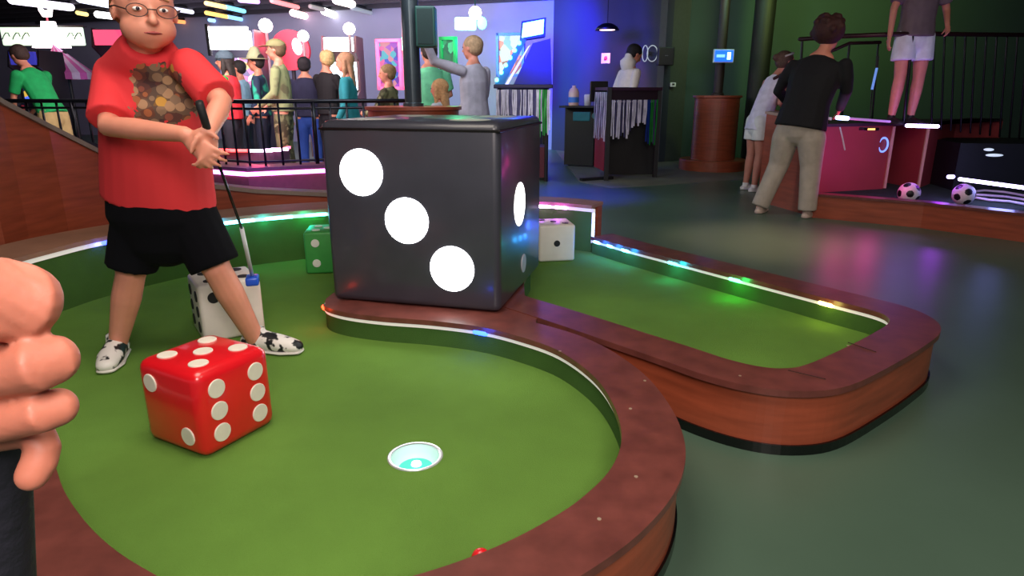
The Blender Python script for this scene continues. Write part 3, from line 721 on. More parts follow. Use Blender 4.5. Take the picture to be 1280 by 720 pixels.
# neon oval, black panel, thermostat
t = thing('neon_ovals', 'pale outlined oval neon sign on the dark wall right of the desk', 'neon sign', D(811, 78, 11.6))
for (cx, rx_) in ((-.07, .045), (.05, .085)):
    bm = bmesh.new(); tube(bm, [(cx + rx_ * math.cos(2 * PI * i / 24), 0, .14 + .125 * math.sin(2 * PI * i / 24)) for i in range(25)], .008, seg=6); obj('tube', bm, emit('#a8b0b0', .6), t, True)
obj('mount', boxm((0, .03, .14), (.06, .06, .06)), BLACKM, t)
t = thing('wall_speaker', 'square black speaker on the wall right of the oval neon sign', 'speaker', D(831, 82, 11.33))
obj('housing', boxm((0, 0, .14), (.25, .16, .28), 0, .01), BLACK, t); obj('badge', boxm((.0, -.083, .15), (.05, .006, .012)), mat('#606068', .4), t)
t = thing('thermostat', 'small white control box on the dark wall above the pedestal', 'thermostat', D(841, 109, 11.5)); obj('case', boxm((0, 0, .04), (.09, .05, .07), 0, .01), mat('#e8e8e8', .5), t)
obj('dial', boxm((.0, -.028, .045), (.04, .006, .03)), mat('#303030', .5), t)
t = thing('wall_screen', 'small glowing blue screen mounted on the slim dark column', 'screen', D(904, 79, 10.2))
obj('bezel', boxm((0, .02, .1), (.30, .04, .19), 0, .01), mat('#c8d4e0', .4), t); obj('display', boxm((.0, -.005, .1), (.26, .02, .15)), emit('#1a5cff', 1.6), t); obj('lit_figure', boxm((.07, -.018, .1), (.05, .01, .1)), emit('#bfe4ff', 2.5), t)
obj('lit_text', boxm((-.05, -.018, .1), (.12, .01, .04)), emit('#6fa8ff', 1.8), t)

# ================================================================== RAISED SOCCER HOLE ON THE RIGHT
MW = mat('#a84446', .45, noise=.12, nscale=2, name='red_panel')  # wood pushed towards magenta, carrying part of the pink light in its colour
pf = thing('raised_putting_platform', 'raised reddish wooden platform with steps and lit edges at the right', 'platform', (3.4, 6.6, 0)); org = Vector((3.4, 6.6, 0))
sideA = V2((2.70, 7.25), (2.76, 6.95), (2.88, 6.32))
zsd = [.93, .91, .90]
obj('side_panel', bandm(sideA, offset(sideA, -.05), 0, zsd), WOOD, pf, off=org)
obj('side_cap', bandm(offset(sideA, .02), offset(sideA, -.09), zsd, [z + .025 for z in zsd]), mat('#b89a88', .5), pf, off=org)
fr = [P(1005, 271, 0).xy, P(1150, 285, 0).xy, P(1280, 303, 0).xy, P(1400, 319, 0).xy]
obj('front_kerb', bandm(fr, offset(fr, -.1), 0, .205), WOOD, pf, off=org)
obj('kerb_cap', bandm(offset(fr, .012), offset(fr, -.13), .205, .228), WOODCAP, pf, off=org)
fi = offset(fr, -.1)
obj('turf', prismm([fi[0], fi[1], fi[2], fi[3], Vector((7.0, 4.9)), Vector((8.0, 8.6)), Vector((3.5, 8.6)), Vector((2.8, 7.2))], 0, .11), mat('#1f3a30', .9, bump=.3, bscale=300), pf, off=org)
bA = [P(985, 243, .11).xy, P(1104, 236, .11).xy, P(1110, 229, .11).xy, P(1146, 236, .11).xy, P(1196, 216, .11).xy]
ZP = .80
poly = [bA[0], bA[1], bA[2] + Vector((0, .12)), bA[3], bA[4], Vector((bA[4].x + .15, 8.5)), Vector((3.5, 8.5))]
obj('deck_box', prismm(poly, .11, ZP), MW, pf, off=org)
obj('deck_top', prismm([bA[0] + Vector((0, -.02)), bA[1] + Vector((.01, -.02)), bA[3] + Vector((0, -.03)), bA[4] + Vector((.03, -.02)), poly[5], poly[6]], ZP, ZP + .03), mat('#3a2030', .5), pf, off=org)
for q in (bA[1], bA[3]):
    obj('corner_trim', boxm((q.x, q.y - .02, (.11 + ZP) / 2), (.028, .02, ZP - .13)), mat('#d8a890', .5), pf, off=org)
# blue ring badge
q = D(1104, 181, bA[1].y - .04)
bm = bmesh.new(); tube(bm, [q + Vector((.05 * math.cos(k / 20 * 2 * PI), 0, .075 * math.sin(k / 20 * 2 * PI))) for k in range(21)], .010, seg=8); obj('ring_badge', bm, emit('#7a9cff', 1.2), pf, True, off=org)
# light bars
def bar(a, b, c, s, r=.018): 
    bm = bmesh.new(); tube(bm, [a, b], r, seg=10); obj('light_bar', bm, emit(c, s), pf, True, off=org)
bar(D(1047, 147, 6.3), D(1059, 148, 6.35), '#a8bcff', 9, .02)
bar(D(1059, 148, 6.4), D(1112, 152, 6.6), '#9a70b0', .8, .012)
bar(D(1134, 157, 6.55), D(1172, 158, 6.75), '#c8b0ff', 9)
bar(D(1200, 224, 6.55), D(1290, 236, 6.3), '#d0c0ff', 8)
bar(D(1186, 221, 6.58), D(1191, 221, 6.6), '#b0a0ff', 6, .02)
light('POINT', D(1062, 180, 6.45), 3.5, '#ff38a0', .1)
light('POINT', D(1150, 150, 6.5), 2.5, '#9060ff', .05)
light('POINT', D(1185, 205, 6.45), 3.0, '#b040ff', .05)
light('POINT', D(1260, 222, 6.2), 4.0, '#8a90ff', .1)
light('POINT', D(1100, 200, 6.3), 3.0, '#ff40b0', .1)
# clutter on the counter edge
bm = bmesh.new(); tube(bm, [D(1050, 160, 6.3), D(1053, 172, 6.25), D(1056, 187, 6.2)], .008, seg=6); obj('cord', bm, mat('#d8c8d8', .5), pf, True, off=org)
t = thing('phone', 'small dark gadget with an orange light on the platform edge', 'gadget', D(1086, 164, 6.42)); obj('case', boxm((0, 0, .02), (.16, .08, .03), .1, .008), BLACK, t); obj('screen', boxm((0, -.042, .02), (.07, .006, .016), .1), emit('#ffb060', 2.5), t)
# platform railing
t = thing('platform_railing', 'dark metal handrail around the raised platform', 'railing', (4, 7.5, 0)); og = Vector((4, 7.5, 0))
def rl(nm, pts_, r, m=METAL):
    bm = bmesh.new(); tube(bm, pts_, r, seg=8); obj(nm, bm, m, t, True, off=og)
RM = mat('#3a2226', .4, metal=.4)
rl('top_rail', [D(1000, 49, 7.7), D(1060, 45, 7.2), D(1140, 42, 7.0), D(1215, 43, 7.4), D(1330, 44, 8.3)], .022, RM)
rl('lower_rail', [D(968, 98, 7.9), D(1002, 80, 7.8), D(1062, 54, 7.7), D(1100, 53, 7.8)], .018, RM)
for (x0_, y0_, x1_, y1_, yy, rr) in ((1141, 42, 1129, 157, 7.0, .014), (1003, 49, 998, 140, 7.7, .014), (1062, 55, 1052, 150, 7.7, .012), (1098, 53, 1090, 150, 7.8, .010)):
    rl('post', [D(x0_, y0_, yy), D(x1_, y1_, yy)], rr)
for k in range(13):
    x = 1168 + k * 13
    rl('baluster', [D(x, 45, 7.35 + k * .06), D(x - 4 - k * .8, 160 + k * 1.5, 7.35 + k * .06)], .010)
# dark block added where the background is only dim, right of the box
t = thing('dark_wedge', 'dark block added to fill the dim background beside the platform', 'ramp', (4.9, 7.0, 0))
bm = bmesh.new(); prism(bm, [(-.05, .3), (1.6, .0), (2.4, 1.2), (.1, 1.2)], .11, .62); obj('block', bm, mat('#101820', .5), t)
for q_, w_ in ((D(1236, 187, 6.9), .05), (D(1243, 194, 6.9), .09)):
    bm = bmesh.new(); ell(bm, q_ - t.location, (w_, .03, .015)); obj('pale_pebble_light', bm, emit('#c8d8e8', .8), t, True)
# hoses
for k, (a0, a1, a2, a3) in enumerate((((1212, 240), (1230, 238), (1255, 240), (1290, 246)), ((1212, 243), (1232, 244), (1258, 246), (1290, 251)), ((1214, 246), (1236, 250), (1262, 252), (1290, 257)))):
    bm = bmesh.new(); tube(bm, [P(x, y, .13) for x, y in (a0, a1, a2, a3)], .013, seg=8)
    tag(obj('white_hose', bm, mat('#d8d8e8', .5), None, True), 'white tube curving across the dark turf behind the soccer balls, %s of three' % ('topmost', 'middle', 'lowest')[k], 'hose')
# soccer balls
ICO = [Vector(v).normalized() for v in [(0, 1, 1.618), (0, 1, -1.618), (0, -1, 1.618), (0, -1, -1.618), (1, 1.618, 0), (1, -1.618, 0), (-1, 1.618, 0), (-1, -1.618, 0), (1.618, 0, 1), (1.618, 0, -1), (-1.618, 0, 1), (-1.618, 0, -1)]]
def soccer(label, p, rot):
    bm = bmesh.new(); bmesh.ops.create_icosphere(bm, subdivisions=5, radius=.1)
    for f in bm.faces:
        d = f.calc_center_median().normalized()
        f.material_index = 1 if max(d.dot(v) for v in ICO) > math.cos(math.radians(19)) else 0
    o = tag(obj('soccer_ball', bm, None, None, True, mats=[mat('#f0ecf4', .4), mat('#101014', .4)]), label, 'soccer ball'); o.location = p; o.rotation_euler = rot
soccer('white and black soccer ball nearer the platform steps, left one of the pair', P(1134, 254, .11) + Vector((0, 0, .1)), (.3, .5, .2))
soccer('white and black soccer ball next to the white tubes', P(1202, 256, .11) + Vector((0, 0, .1)), (1.0, .1, .9))

# ================================================================== PEOPLE
def hand(bm, wrist, d, n, sc=1.0, curl=.5, side=1, spread=.25):
    """palm + five bent fingers; d forward, n the way the palm faces, side = where the thumb is"""
    w = Vector(wrist); d = Vector(d).normalized(); n = Vector(n); n = (n - d * n.dot(d)).normalized(); s = d.cross(n) * side
    L = .085 * sc
    tube(bm, [w - d * .01 * sc, w + d * L * .5, w + d * L], [(.024 * sc, .014 * sc), (.038 * sc, .014 * sc), (.036 * sc, .012 * sc)], side=s)
    for i, (o, ln) in enumerate(((.028, .072), (.010, .08), (-.009, .074), (-.027, .058))):
        b = w + d * L * .92 + s * o * sc
        dd = (d + s * o * spread * 10).normalized(); pts = [b]; rr = [.0092 * sc]
        for k, fr_ in enumerate((.45, .32, .23)):
            dd = (Matrix.Rotation(curl * (.5 + .5 * k), 3, d.cross(n)) @ dd).normalized() if curl else dd
            # make sure the bend goes toward the palm
            pts.append(pts[-1] + dd * ln * sc * fr_); rr.append((.0088 - .0009 * k) * sc)
        tube(bm, pts, rr, seg=8)
    b = w + d * L * .25 + s * .03 * sc
    tube(bm, [b - s * .012 * sc, b + (s * .8 + d * .6).normalized() * .03 * sc, b + (s * .7 + d * 1.0).normalized() * .052 * sc + n * .012 * sc, b + (s * .5 + d * 1.1).normalized() * .07 * sc + n * .02 * sc], [.013 * sc, .0115 * sc, .010 * sc, .008 * sc], seg=8)

def head(bm, c, r, fwd, up, sc=1.0):
    """skull, jaw, nose, brow and ears; returns frame"""
    f = Vector(fwd).normalized(); u = Vector(up).normalized(); u = (u - f * u.dot(f)).normalized(); s = f.cross(u)
    R = Matrix((s, f, u)).transposed()
    c = Vector(c)
    ell(bm, c + u * r * .22 - f * r * .08, (r * .80, r * .98, r * .88), R)
    ell(bm, c - u * r * .38 + f * r * .12, (r * .62, r * .70, r * .62), R)
    ell(bm, c - u * r * .80 + f * r * .42, (r * .30, r * .26, r * .22), R)
    ell(bm, c - u * r * .30 + f * r * .42, (r * .56, r * .36, r * .40), R)
    tube(bm, [c + u * r * .12 + f * r * .84, c - u * r * .14 + f * r * .96, c - u * r * .24 + f * r * 1.0], [r * .08, r * .11, r * .13], seg=8)
    for k in (-1, 1):
        ell(bm, c + s * k * r * .82 - u * r * .05 - f * r * .05, (r * .07, r * .16, r * .24), R)
        ell(bm, c + s * k * r * .1 - u * r * .25 + f * r * .92, (r * .07, r * .08, r * .07), R)
    return R, s, f, u

def person(label, x, y, h=1.7, yaw=0, z=0, skin=SKIN, shirt='#808080', pants='#303040', hair='#3a2a20', shoes='#202020', arms=None, legs=None, lean=(0, 0), sleeve='long',
           leg='long', style='short', cap=None, headyaw=0, headpitch=0, fat=1.0, group=None, vox=.013, hem=.5, sm=None, pm=None, low=False, hands=(0, 0)):
    t = thing('person', label, 'person', (x, y, z), yaw, group)
    H = h
    lx, ly = lean
    def J(a, b, c):      # torso joints take the lean above the hip
        k = max(0, (c - .5) / .35); return Vector(((a + lx * k) * H, (b + ly * k) * H, c * H))
    hip = [J(-.055, 0, .51), J(.055, 0, .51)]
    sh = [J(-.118 * (.5 + .5 * fat), 0, .785), J(.118 * (.5 + .5 * fat), 0, .785)]
    neck = J(0, -.005, .845); hc = J(0, .015, .925)
    if arms is None: arms = (((-.15, .0, .63), (-.15, .07, .50)), ((.15, .0, .63), (.15, .07, .50)))
    if legs is None: legs = (((-.06, .01, .27), (-.062, -.01, .045)), ((.06, .01, .27), (.062, -.01, .045)))
    A_ = [[sh[i], Vector(arms[i][0]) * H, Vector(arms[i][1]) * H] for i in range(2)]
    L_ = [[hip[i], Vector(legs[i][0]) * H, Vector(legs[i][1]) * H] for i in range(2)]
    fw = Vector((math.sin(-headyaw), math.cos(headyaw), -math.sin(headpitch)))
    r = .066 * H if not low else .075 * H
    # body
    bm = bmesh.new()
    tube(bm, [J(0, 0, .47), J(0, 0, .6), J(0, 0, .72), J(0, 0, .81)], [(.066 * H * fat, .042 * H * fat), (.066 * H * fat, .042 * H * fat), (.09 * H * fat, .055 * H * fat), (.07 * H, .04 * H)], side=(1, 0, 0))
    tube(bm, [J(0, -.005, .80), neck, hc - Vector((0, 0, .03 * H))], [.036 * H, .031 * H, .033 * H])
    R, s_, f_, u_ = head(bm, hc, r, fw, (0, 0, 1))
    for i in range(2):
        a = A_[i]; tube(bm, [a[0], a[1], a[2]], [.027 * H * fat, .021 * H, .0145 * H]);
        d = (a[2] - a[1]).normalized(); nn = Vector((1 if i == 0 else -1, .2, 0)) if abs(d.x) < .8 else Vector((0, .2, -1))
        hand(bm, a[2], d, nn, H / 1.75 * 1.0, .35, 1 if i == 0 else -1)
        l = L_[i]; tube(bm, [l[0], l[0].lerp(l[1], .3), l[1], l[1].lerp(l[2], .3), l[2]], [.052 * H * fat, .050 * H * fat, .033 * H * fat, .034 * H * fat, .021 * H])
    fused('body', bm, skin, t, vox, 3)
    # eyes and mouth
    for k in (-1, 1):
        bm = bmesh.new(); ell(bm, hc + s_ * k * r * .33 + u_ * r * .12 + f_ * r * .80, (r * .11, r * .05, r * .06), R, 2); obj('eye', bm, mat('#2a1a18', .3), t, True)
    bm = bmesh.new(); ell(bm, hc - u_ * r * .5 + f_ * r * .80, (r * .22, r * .05, r * .05), R, 2); obj('mouth', bm, mat('#9a4a48', .5), t, True)
    # shirt
    bm = bmesh.new()
    w = 1.14
    tube(bm, [J(0, 0, hem), J(0, 0, .6), J(0, 0, .72), J(0, 0, .80), J(0, -.003, .835)], [(.116 * H * fat, .082 * H * fat), (.100 * H * fat, .070 * H * fat), (.110 * H * fat, .070 * H * fat), (.104 * H * (.5 + .5 * fat), .056 * H), (.042 * H, .038 * H)], (True, True), side=(1, 0, 0))
    for i in range(2):
        a = A_[i]
        if sleeve == 'long': tube(bm, [a[0] - Vector((0, 0, .0)), a[0].lerp(a[1], .5), a[1], a[1].lerp(a[2], .92)], [.035 * H, .034 * H * (.5 + .5 * fat), .030 * H, .024 * H], (False, True))
        elif sleeve == 'short': tube(bm, [a[0], a[0].lerp(a[1], .4), a[0].lerp(a[1], .75)], [.04 * H, .038 * H * fat, .037 * H], (False, True))
        else: tube(bm, [a[0] - (a[0] - neck) * .3, a[0] - (a[0] - neck) * .15], [.03 * H, .025 * H])
    fused('shirt', bm, sm or mat(shirt, .85, noise=.12, nscale=14), t, vox, 2)
    # trousers / shorts
    bm = bmesh.new()
    tube(bm, [J(0, 0, .56), J(0, 0, .50), J(0, 0, .47)], [(.080 * H * fat, .055 * H * fat), (.092 * H * fat, .064 * H * fat), (.092 * H * fat, .064 * H * fat)], (True, False), side=(1, 0, 0))
    for i in range(2):
        l = L_[i]
        if leg == 'long': tube(bm, [l[0], l[0].lerp(l[1], .4), l[1], l[1].lerp(l[2], .5), l[1].lerp(l[2], 1.03)], [.048 * H * fat, .06 * H * fat, .046 * H * fat, .042 * H * fat, .04 * H * fat], (False, True))
        else: tube(bm, [l[0], l[0].lerp(l[1], .35), l[0].lerp(l[1], leg)], [.06 * H * fat, .064 * H * fat, .066 * H * fat], (False, True))
    fused('trousers' if leg == 'long' else 'shorts', bm, pm or mat(pants, .85, noise=.1, nscale=14), t, vox, 2)
    for i in range(2):
        e_ = L_[i][2]; bm = bmesh.new()
        tube(bm, [(e_.x, e_.y - .03, e_.z - .035 * H), (e_.x, e_.y + .05, e_.z - .03 * H), (e_.x * 1.08, e_.y + .17, e_.z - .038 * H)], [(.038, .038), (.045, .045), (.042, .03)], side=(1, 0, 0))
        tube(bm, [(e_.x, e_.y, e_.z - .03 * H), (e_.x, e_.y, e_.z + .01 * H)], [.04, .036], (True, True))
        bmesh.ops.bisect_plane(bm, geom=bm.verts[:] + bm.edges[:] + bm.faces[:], plane_co=(0, 0, e_.z - .042 * H), plane_no=(0, 0, -1), clear_outer=True)
        obj('shoe', bm, mat(shoes, .6), t, True)
    # hair
    bm = bmesh.new(); HM = mat(hair, .75, noise=.25, nscale=40, bump=.4, bscale=120)
    if style != 'bald':
        if style == 'afro':
            ell(bm, hc + u_ * r * .5 - f_ * r * .25, (r * 1.2, r * 1.2, r * 1.12), R)
            for k in range(26):
                a1 = random.uniform(0, 2 * PI); a2 = random.uniform(-.2, 1.3)
                ell(bm, hc + u_ * r * .5 - f_ * r * .25 + (s_ * math.cos(a1) * math.cos(a2) + f_ * math.sin(a1) * math.cos(a2) + u_ * math.sin(a2)) * r * 1.1, (r * .3,) * 3, None, 2)
        else:
            ell(bm, hc + u_ * r * .38 - f_ * r * .22, (r * .90, r * 1.0, r * .86), R)
            ell(bm, hc + u_ * r * .0 - f_ * r * .42, (r * .86, r * .70, r * .72), R)
            if style == 'long':
                tube(bm, [hc - f_ * r * .5, hc - f_ * r * .75 - u_ * r * 1.2, hc - f_ * r * .9 - u_ * r * 2.6, hc - f_ * r * .8 - u_ * r * 3.4], [(r * .8, r * .5), (r * .85, r * .4), (r * .7, r * .35), (r * .3, r * .2)], side=s_)
                for k in (-1, 1): tube(bm, [hc + s_ * k * r * .75 + u_ * r * .2 - f_ * r * .1, hc + s_ * k * r * .85 - u_ * r * .8 - f_ * r * .1, hc + s_ * k * r * .8 - u_ * r * 1.8], [r * .25, r * .3, r * .18])
            if style == 'bun':
                ell(bm, hc + u_ * r * .5 - f_ * r * 1.15, (r * .4, r * .4, r * .4), R)
        fused('hair', bm, HM, t, .009, 2)
    if cap:
        bm = bmesh.new()
        if cap[0] == 'baseball':
            ell(bm, hc + u_ * r * .52 - f_ * r * .1, (r * .95, r * 1.08, r * .72), R)
            bmesh.ops.bisect_plane(bm, geom=bm.verts[:] + bm.edges[:] + bm.faces[:], plane_co=hc + u_ * r * .42, plane_no=-u_, clear_outer=True)
            tube(bm, [hc + u_ * r * .48 + f_ * r * .7, hc + u_ * r * .46 + f_ * r * 1.2, hc + u_ * r * .40 + f_ * r * 1.6], [(r * .8, r * .06), (r * .72, r * .05), (r * .4, r * .04)], side=s_)
        elif cap[0] == 'hat':
            tube(bm, [hc + u_ * r * .45, hc + u_ * r * .8, hc + u_ * r * 1.35], [(r * .95, r * 1.05), (r * .9, r * .95), (r * .62, r * .66)], (True, False), side=s_)
            tube(bm, [hc + u_ * r * .42, hc + u_ * r * .50], [(r * 1.5, r * 1.7), (r * 1.45, r * 1.65)], (True, True), 24, side=s_)
        elif cap[0] == 'beanie':
            ell(bm, hc + u_ * r * .48 - f_ * r * .12, (r * .96, r * 1.08, r * .85), R)
            tube(bm, [hc + u_ * r * .28 - f_ * r * .1, hc + u_ * r * .48 - f_ * r * .1], [(r * .98, r * 1.1), (r * .98, r * 1.1)], (True, True), 24, side=s_)
        elif cap[0] == 'hood':
            tube(bm, [hc - u_ * r * 1.35 - f_ * r * .2, hc - u_ * r * 1.0 - f_ * r * .4, hc - u_ * r * .6 - f_ * r * .6], [(r * 1.1, r * .9), (r * 1.15, r * .9), (r * .7, r * .4)], side=s_)
        elif cap[0] == 'band':
            tube(bm, [hc + u_ * r * .66 - f_ * r * .15, hc + u_ * r * .82 - f_ * r * .2], [(r * .92, r * 1.0), (r * .85, r * .94)], (True, True), 24, side=s_)
        obj({'baseball': 'cap', 'hat': 'hat', 'beanie': 'beanie', 'hood': 'hood', 'band': 'headband'}[cap[0]], bm, mat(cap[1], .8), t, True)
    return t
def X(px, y): return D(px, 200, y).x
DEG = math.radians
CAMO = patch_mat('camouflage', '#6a6a48', '#3e3a26', 9, .5, .9, '#8a8460')
# crowd, left to right
person('person bending over in a bright green shirt and tan shorts by the far-left games', X(78, 8.9), 8.9, 1.72, DEG(75), shirt='#0f9a52', pants='#b59a68', leg=.8, lean=(0, .17), headpitch=.5, hair='#3a2620', sleeve='short', arms=(((-.13, .2, .62), (-.06, .3, .5)), ((.13, .2, .62), (.06, .3, .5))))
person('small dark figure in black seen over the boy\'s shoulder', X(262, 9.7), 9.7, 1.68, DEG(120), shirt='#101014', pants='#1a1a22', hair='#2a2228', arms=(((-.14, .06, .64), (-.05, .18, .66)), ((.14, .06, .64), (.05, .18, .66))))
person('person in pale blue standing behind the woman in the red vest', X(312, 10.4), 10.4, 1.6, DEG(90), shirt='#9cc4dc', pants='#2a3040', hair='#2a2424')
w_ = person('woman with long dark hair, grey beanie and red vest over green', X(297, 9.2), 9.2, 1.66, DEG(95), shirt='#1fa048', pants='#20202c', hair='#2c2320', style='long', cap=('beanie', '#4a5a66'), arms=(((-.14, .04, .64), (-.08, .16, .6)), ((.14, .04, .64), (.12, .16, .58))))
bm = bmesh.new(); tube(bm, [(0, -.01, .80), (0, -.01, 1.05), (0, -.01, 1.25), (0, -.01, 1.36)], [(.19, .135), (.18, .13), (.19, .13), (.14, .09)], (True, True), side=(1, 0, 0)); fused('vest', bm, mat('#e0303c', .7), w_, .013, 2)
w_ = person('person in a pale bucket-style hat with a navy, teal and blue jacket', X(334, 9.6), 9.6, 1.66, DEG(100), shirt='#2048b0', pants='#1c2238', hair='#2c2422', cap=('hat', '#a8a884'), sm=patch_mat('jacket', '#1c2c48', '#28b090', 4.0, .58, .8, '#2040c0'))
person('man in an olive cap and olive sweater with camouflage trousers', X(360, 9.1), 9.1, 1.80, DEG(95), shirt='#8a8c62', hair='#6a5038', cap=('baseball', '#8a845a'), pm=CAMO, sm=patch_mat('olive_sweater', '#8e9468', '#6f6a4e', 5, .6, .9), arms=(((-.14, .02, .63), (-.10, .15, .535)), ((.14, .02, .63), (.10, .15, .535))))
person('person turned away in a plain navy top and blue jeans right of the olive cap', X(390, 9.8), 9.8, 1.62, DEG(10), shirt='#2c2a48', pants='#2a4aa0', hair='#2a2228')
person('blond person in a black top left of the woman in teal', X(416, 9.6), 9.6, 1.70, DEG(-35), shirt='#19151a', pants='#1a1820', hair='#d8b078', headyaw=DEG(70), arms=(((-.15, .06, .65), (-.04, .16, .6)), ((.15, .06, .65), (.04, .16, .6))))
person('woman with long light brown hair and a teal top', X(441, 8.7), 8.7, 1.62, DEG(95), shirt='#1c7a84', pants='#20305a', hair='#a8785a', style='long')
person('boy in a camouflage shirt with short brown hair left of the black column', X(491, 8.2), 8.2, 1.46, DEG(80), sm=CAMO, pants='#20202a', hair='#8a6a44', headyaw=DEG(20), arms=(((-.14, .08, .62), (-.05, .2, .62)), ((.14, .08, .62), (.05, .2, .62))))
person('person in a mint green shirt half hidden behind the black column', X(541, 8.6), 8.6, 1.74, DEG(30), shirt='#7fe0a8', pants='#204038', hair='#3a2a22', sleeve='short', arms=(((-.15, .06, .65), (-.06, .17, .60)), ((.17, .03, .64), (.10, .14, .58))))
person('small blond child in front of the man in pale grey', X(553, 7.55), 7.55, 1.27, DEG(70), shirt='#c8d0d8', pants='#303848', hair='#c89a68', style='long', low=True)
person('man in a pale grey sweatshirt with one arm raised high', X(594, 7.9), 7.9, 1.75, DEG(55), shirt='#b4b0bc', pants='#303440', hair='#b0906c', headyaw=DEG(10), fat=1.1,
       arms=(((-.27, .10, .84), (-.33, .14, 1.01)), ((.16, .03, .64), (.12, .15, .58))))
person('staff person in a cream-white hoodie bent over behind the check-in desk', X(775, 10.1), 10.1, 1.80, DEG(-70), shirt='#e8ded4', pants='#202028', hair='#171214', lean=(0, .06), headpitch=.6, cap=('hood', '#e8ded4'), sm=mat('#e8dcd2', .9, noise=.06))
# right group
person('girl in a white sleeveless top and shorts with hair tied back at the platform edge', X(942, 8.05), 8.05, 1.60, DEG(-80), shirt='#e6e2f2', pants='#e8e8e4', leg=.55, hair='#5a4438', style='bun', cap=('band', '#c8c8c0'), sleeve='none', shoes='#e8e4e0', hem=.44, lean=(0, .13),
       arms=(((-.14, .08, .64), (-.1, .2, .575)), ((.14, .08, .64), (.1, .2, .575))), skin=mat('#c98874', .5, sub=.1))
person('person in a black hoodie and beige trousers leaning on the platform, seen from behind', X(995, 6.35), 6.35, 1.76, DEG(-42), shirt='#0c0c10', pants='#b4a898', hair='#3c1c18', style='afro', shoes='#c8b0a0', hem=.47, lean=(.045, .075), fat=1.2,
       arms=(((-.17, .09, .66), (-.12, .22, .56)), ((.18, .09, .66), (.12, .22, .56))), legs=(((-.10, .03, .27), (-.155, -.03, .045)), ((.075, .02, .27), (.09, -.0, .045))))
person('person in a grey T-shirt and white shorts standing on the raised platform', X(1134, 7.1) - .13, 7.1, 1.70, DEG(185), z=ZP + .03, shirt='#6a6064', pants='#dcecf4', leg=.6, hair='#3a2a22', sleeve='short', shoes='#181418', hem=.5,
       arms=(((-.17, .0, .65), (-.14, .07, .56)), ((.17, .02, .65), (.19, .05, .50))), skin=mat('#d08c78', .5, sub=.1))
t = thing('golf_putter', 'blue-lit putter held by the person on the platform', 'putter', D(1097, 70, 7.1)); o1 = t.location.copy()
obj('grip', rod((0, 0, 0), D(1096, 85, 7.08) - o1, .014), BLACKM, t); obj('shaft', rod(D(1096, 85, 7.08) - o1, D(1090, 112, 7.05) - o1, .012), emit('#5a80c0', .9), t); obj('lower_shaft', rod(D(1090, 112, 7.05) - o1, D(1087, 150, 7.0) - o1, .006), METAL, t)

# ------------------------------------------------------------------ the boy in the red shirt
B0 = P(215, 445, ZT); B0.z = ZT
boy = thing('person', 'boy in glasses, a red printed T-shirt and black shorts swinging a putter', 'person', B0)
hc = D(181, 15, 2.24); r = .108
neck = D(183, 66, 2.30)
shL, shR = D(141, 92, 2.36), D(236, 84, 2.30)
elL, wrL = D(137, 158, 2.20), D(232, 168, 2.06)
elR, wrR = D(277, 128, 2.20), D(262, 162, 2.08)
hpL, hpR = D(176, 262, 2.46), D(232, 258, 2.46)
knL, anL = D(163, 345, 2.44), D(147, 432, 2.50)
knR, anR = D(272, 338, 2.44), D(322, 428, 2.56)
pel = (hpL + hpR) / 2; chest = D(188, 120, 2.36); mid = D(196, 200, 2.40)
bm = bmesh.new()
tube(bm, [pel, mid, chest, (shL + shR) / 2], [(.14, .095), (.145, .095), (.13, .085), (.085, .045)], side=(1, 0, 0))
tube(bm, [D(185, 85, 2.34), neck, D(182, 45, 2.27)], [.052, .052, .056])
fw = Vector((.78, -1, -.10))
R, s_, f_, u_ = head(bm, hc, r, fw, (0.02, 0, 1))
ell(bm, hc - u_ * r * .45 + f_ * r * .25, (r * .74, r * .66, r * .55), R)   # round cheeks
tube(bm, [shL, shL.lerp(elL, .5), elL, elL.lerp(wrL, .35), wrL], [.046, .042, .036, .035, .024])
tube(bm, [shR, shR.lerp(elR, .5), elR, elR.lerp(wrR, .35), wrR], [.046, .042, .034, .034, .025])
hand(bm, wrL, D(262, 196, 2.04) - wrL, Vector((.3, .8, -.2)), .92, .35, 1, .5)
hand(bm, wrR, D(262, 196, 2.06) - wrR, Vector((-.6, .2, -.3)), .88, .55, -1, .3)
tube(bm, [hpL, hpL.lerp(knL, .5), knL, knL.lerp(anL, .3), anL], [.085, .075, .052, .054, .034])
tube(bm, [hpR, hpR.lerp(knR, .5), knR, knR.lerp(anR, .3), anR], [.085, .075, .052, .054, .034])
BSKIN = mat('#e0957c', .5, noise=.06, nscale=12, sub=.12, name='boy_skin')
fused('body', bm, BSKIN, boy, .0055, 3, off=B0)
# eyes, brows, lips
for k in (-1, 1):
    q = hc + s_ * k * r * .33 + u_ * r * .06 + f_ * r * .80
    bm = bmesh.new(); ell(bm, q, (r * .13, r * .07, r * .06), R); obj('eye', bm, mat('#f0e6e0', .3), boy, True, off=B0)
    bm = bmesh.new(); ell(bm, q + f_ * r * .05, (r * .055, r * .04, r * .055), R); obj('pupil', bm, mat('#2a2430', .2), boy, True, off=B0)
    bm = bmesh.new(); tube(bm, [q + u_ * r * .26 - s_ * k * r * .14, q + u_ * r * .31 + f_ * r * .01, q + u_ * r * .25 + s_ * k * r * .18 - f_ * r * .1], r * .03, seg=6); obj('eyebrow', bm, mat('#a07048', .8), boy, True, off=B0)
m0 = hc - u_ * r * .56 + f_ * r * .895
bm = bmesh.new(); tube(bm, [m0 - s_ * r * .22 - f_ * r * .06, m0 + f_ * r * .0, m0 + s_ * r * .22 - f_ * r * .06], [r * .025, r * .055, r * .025], seg=8); obj('lips', bm, mat('#c05c58', .5), boy, True, off=B0)
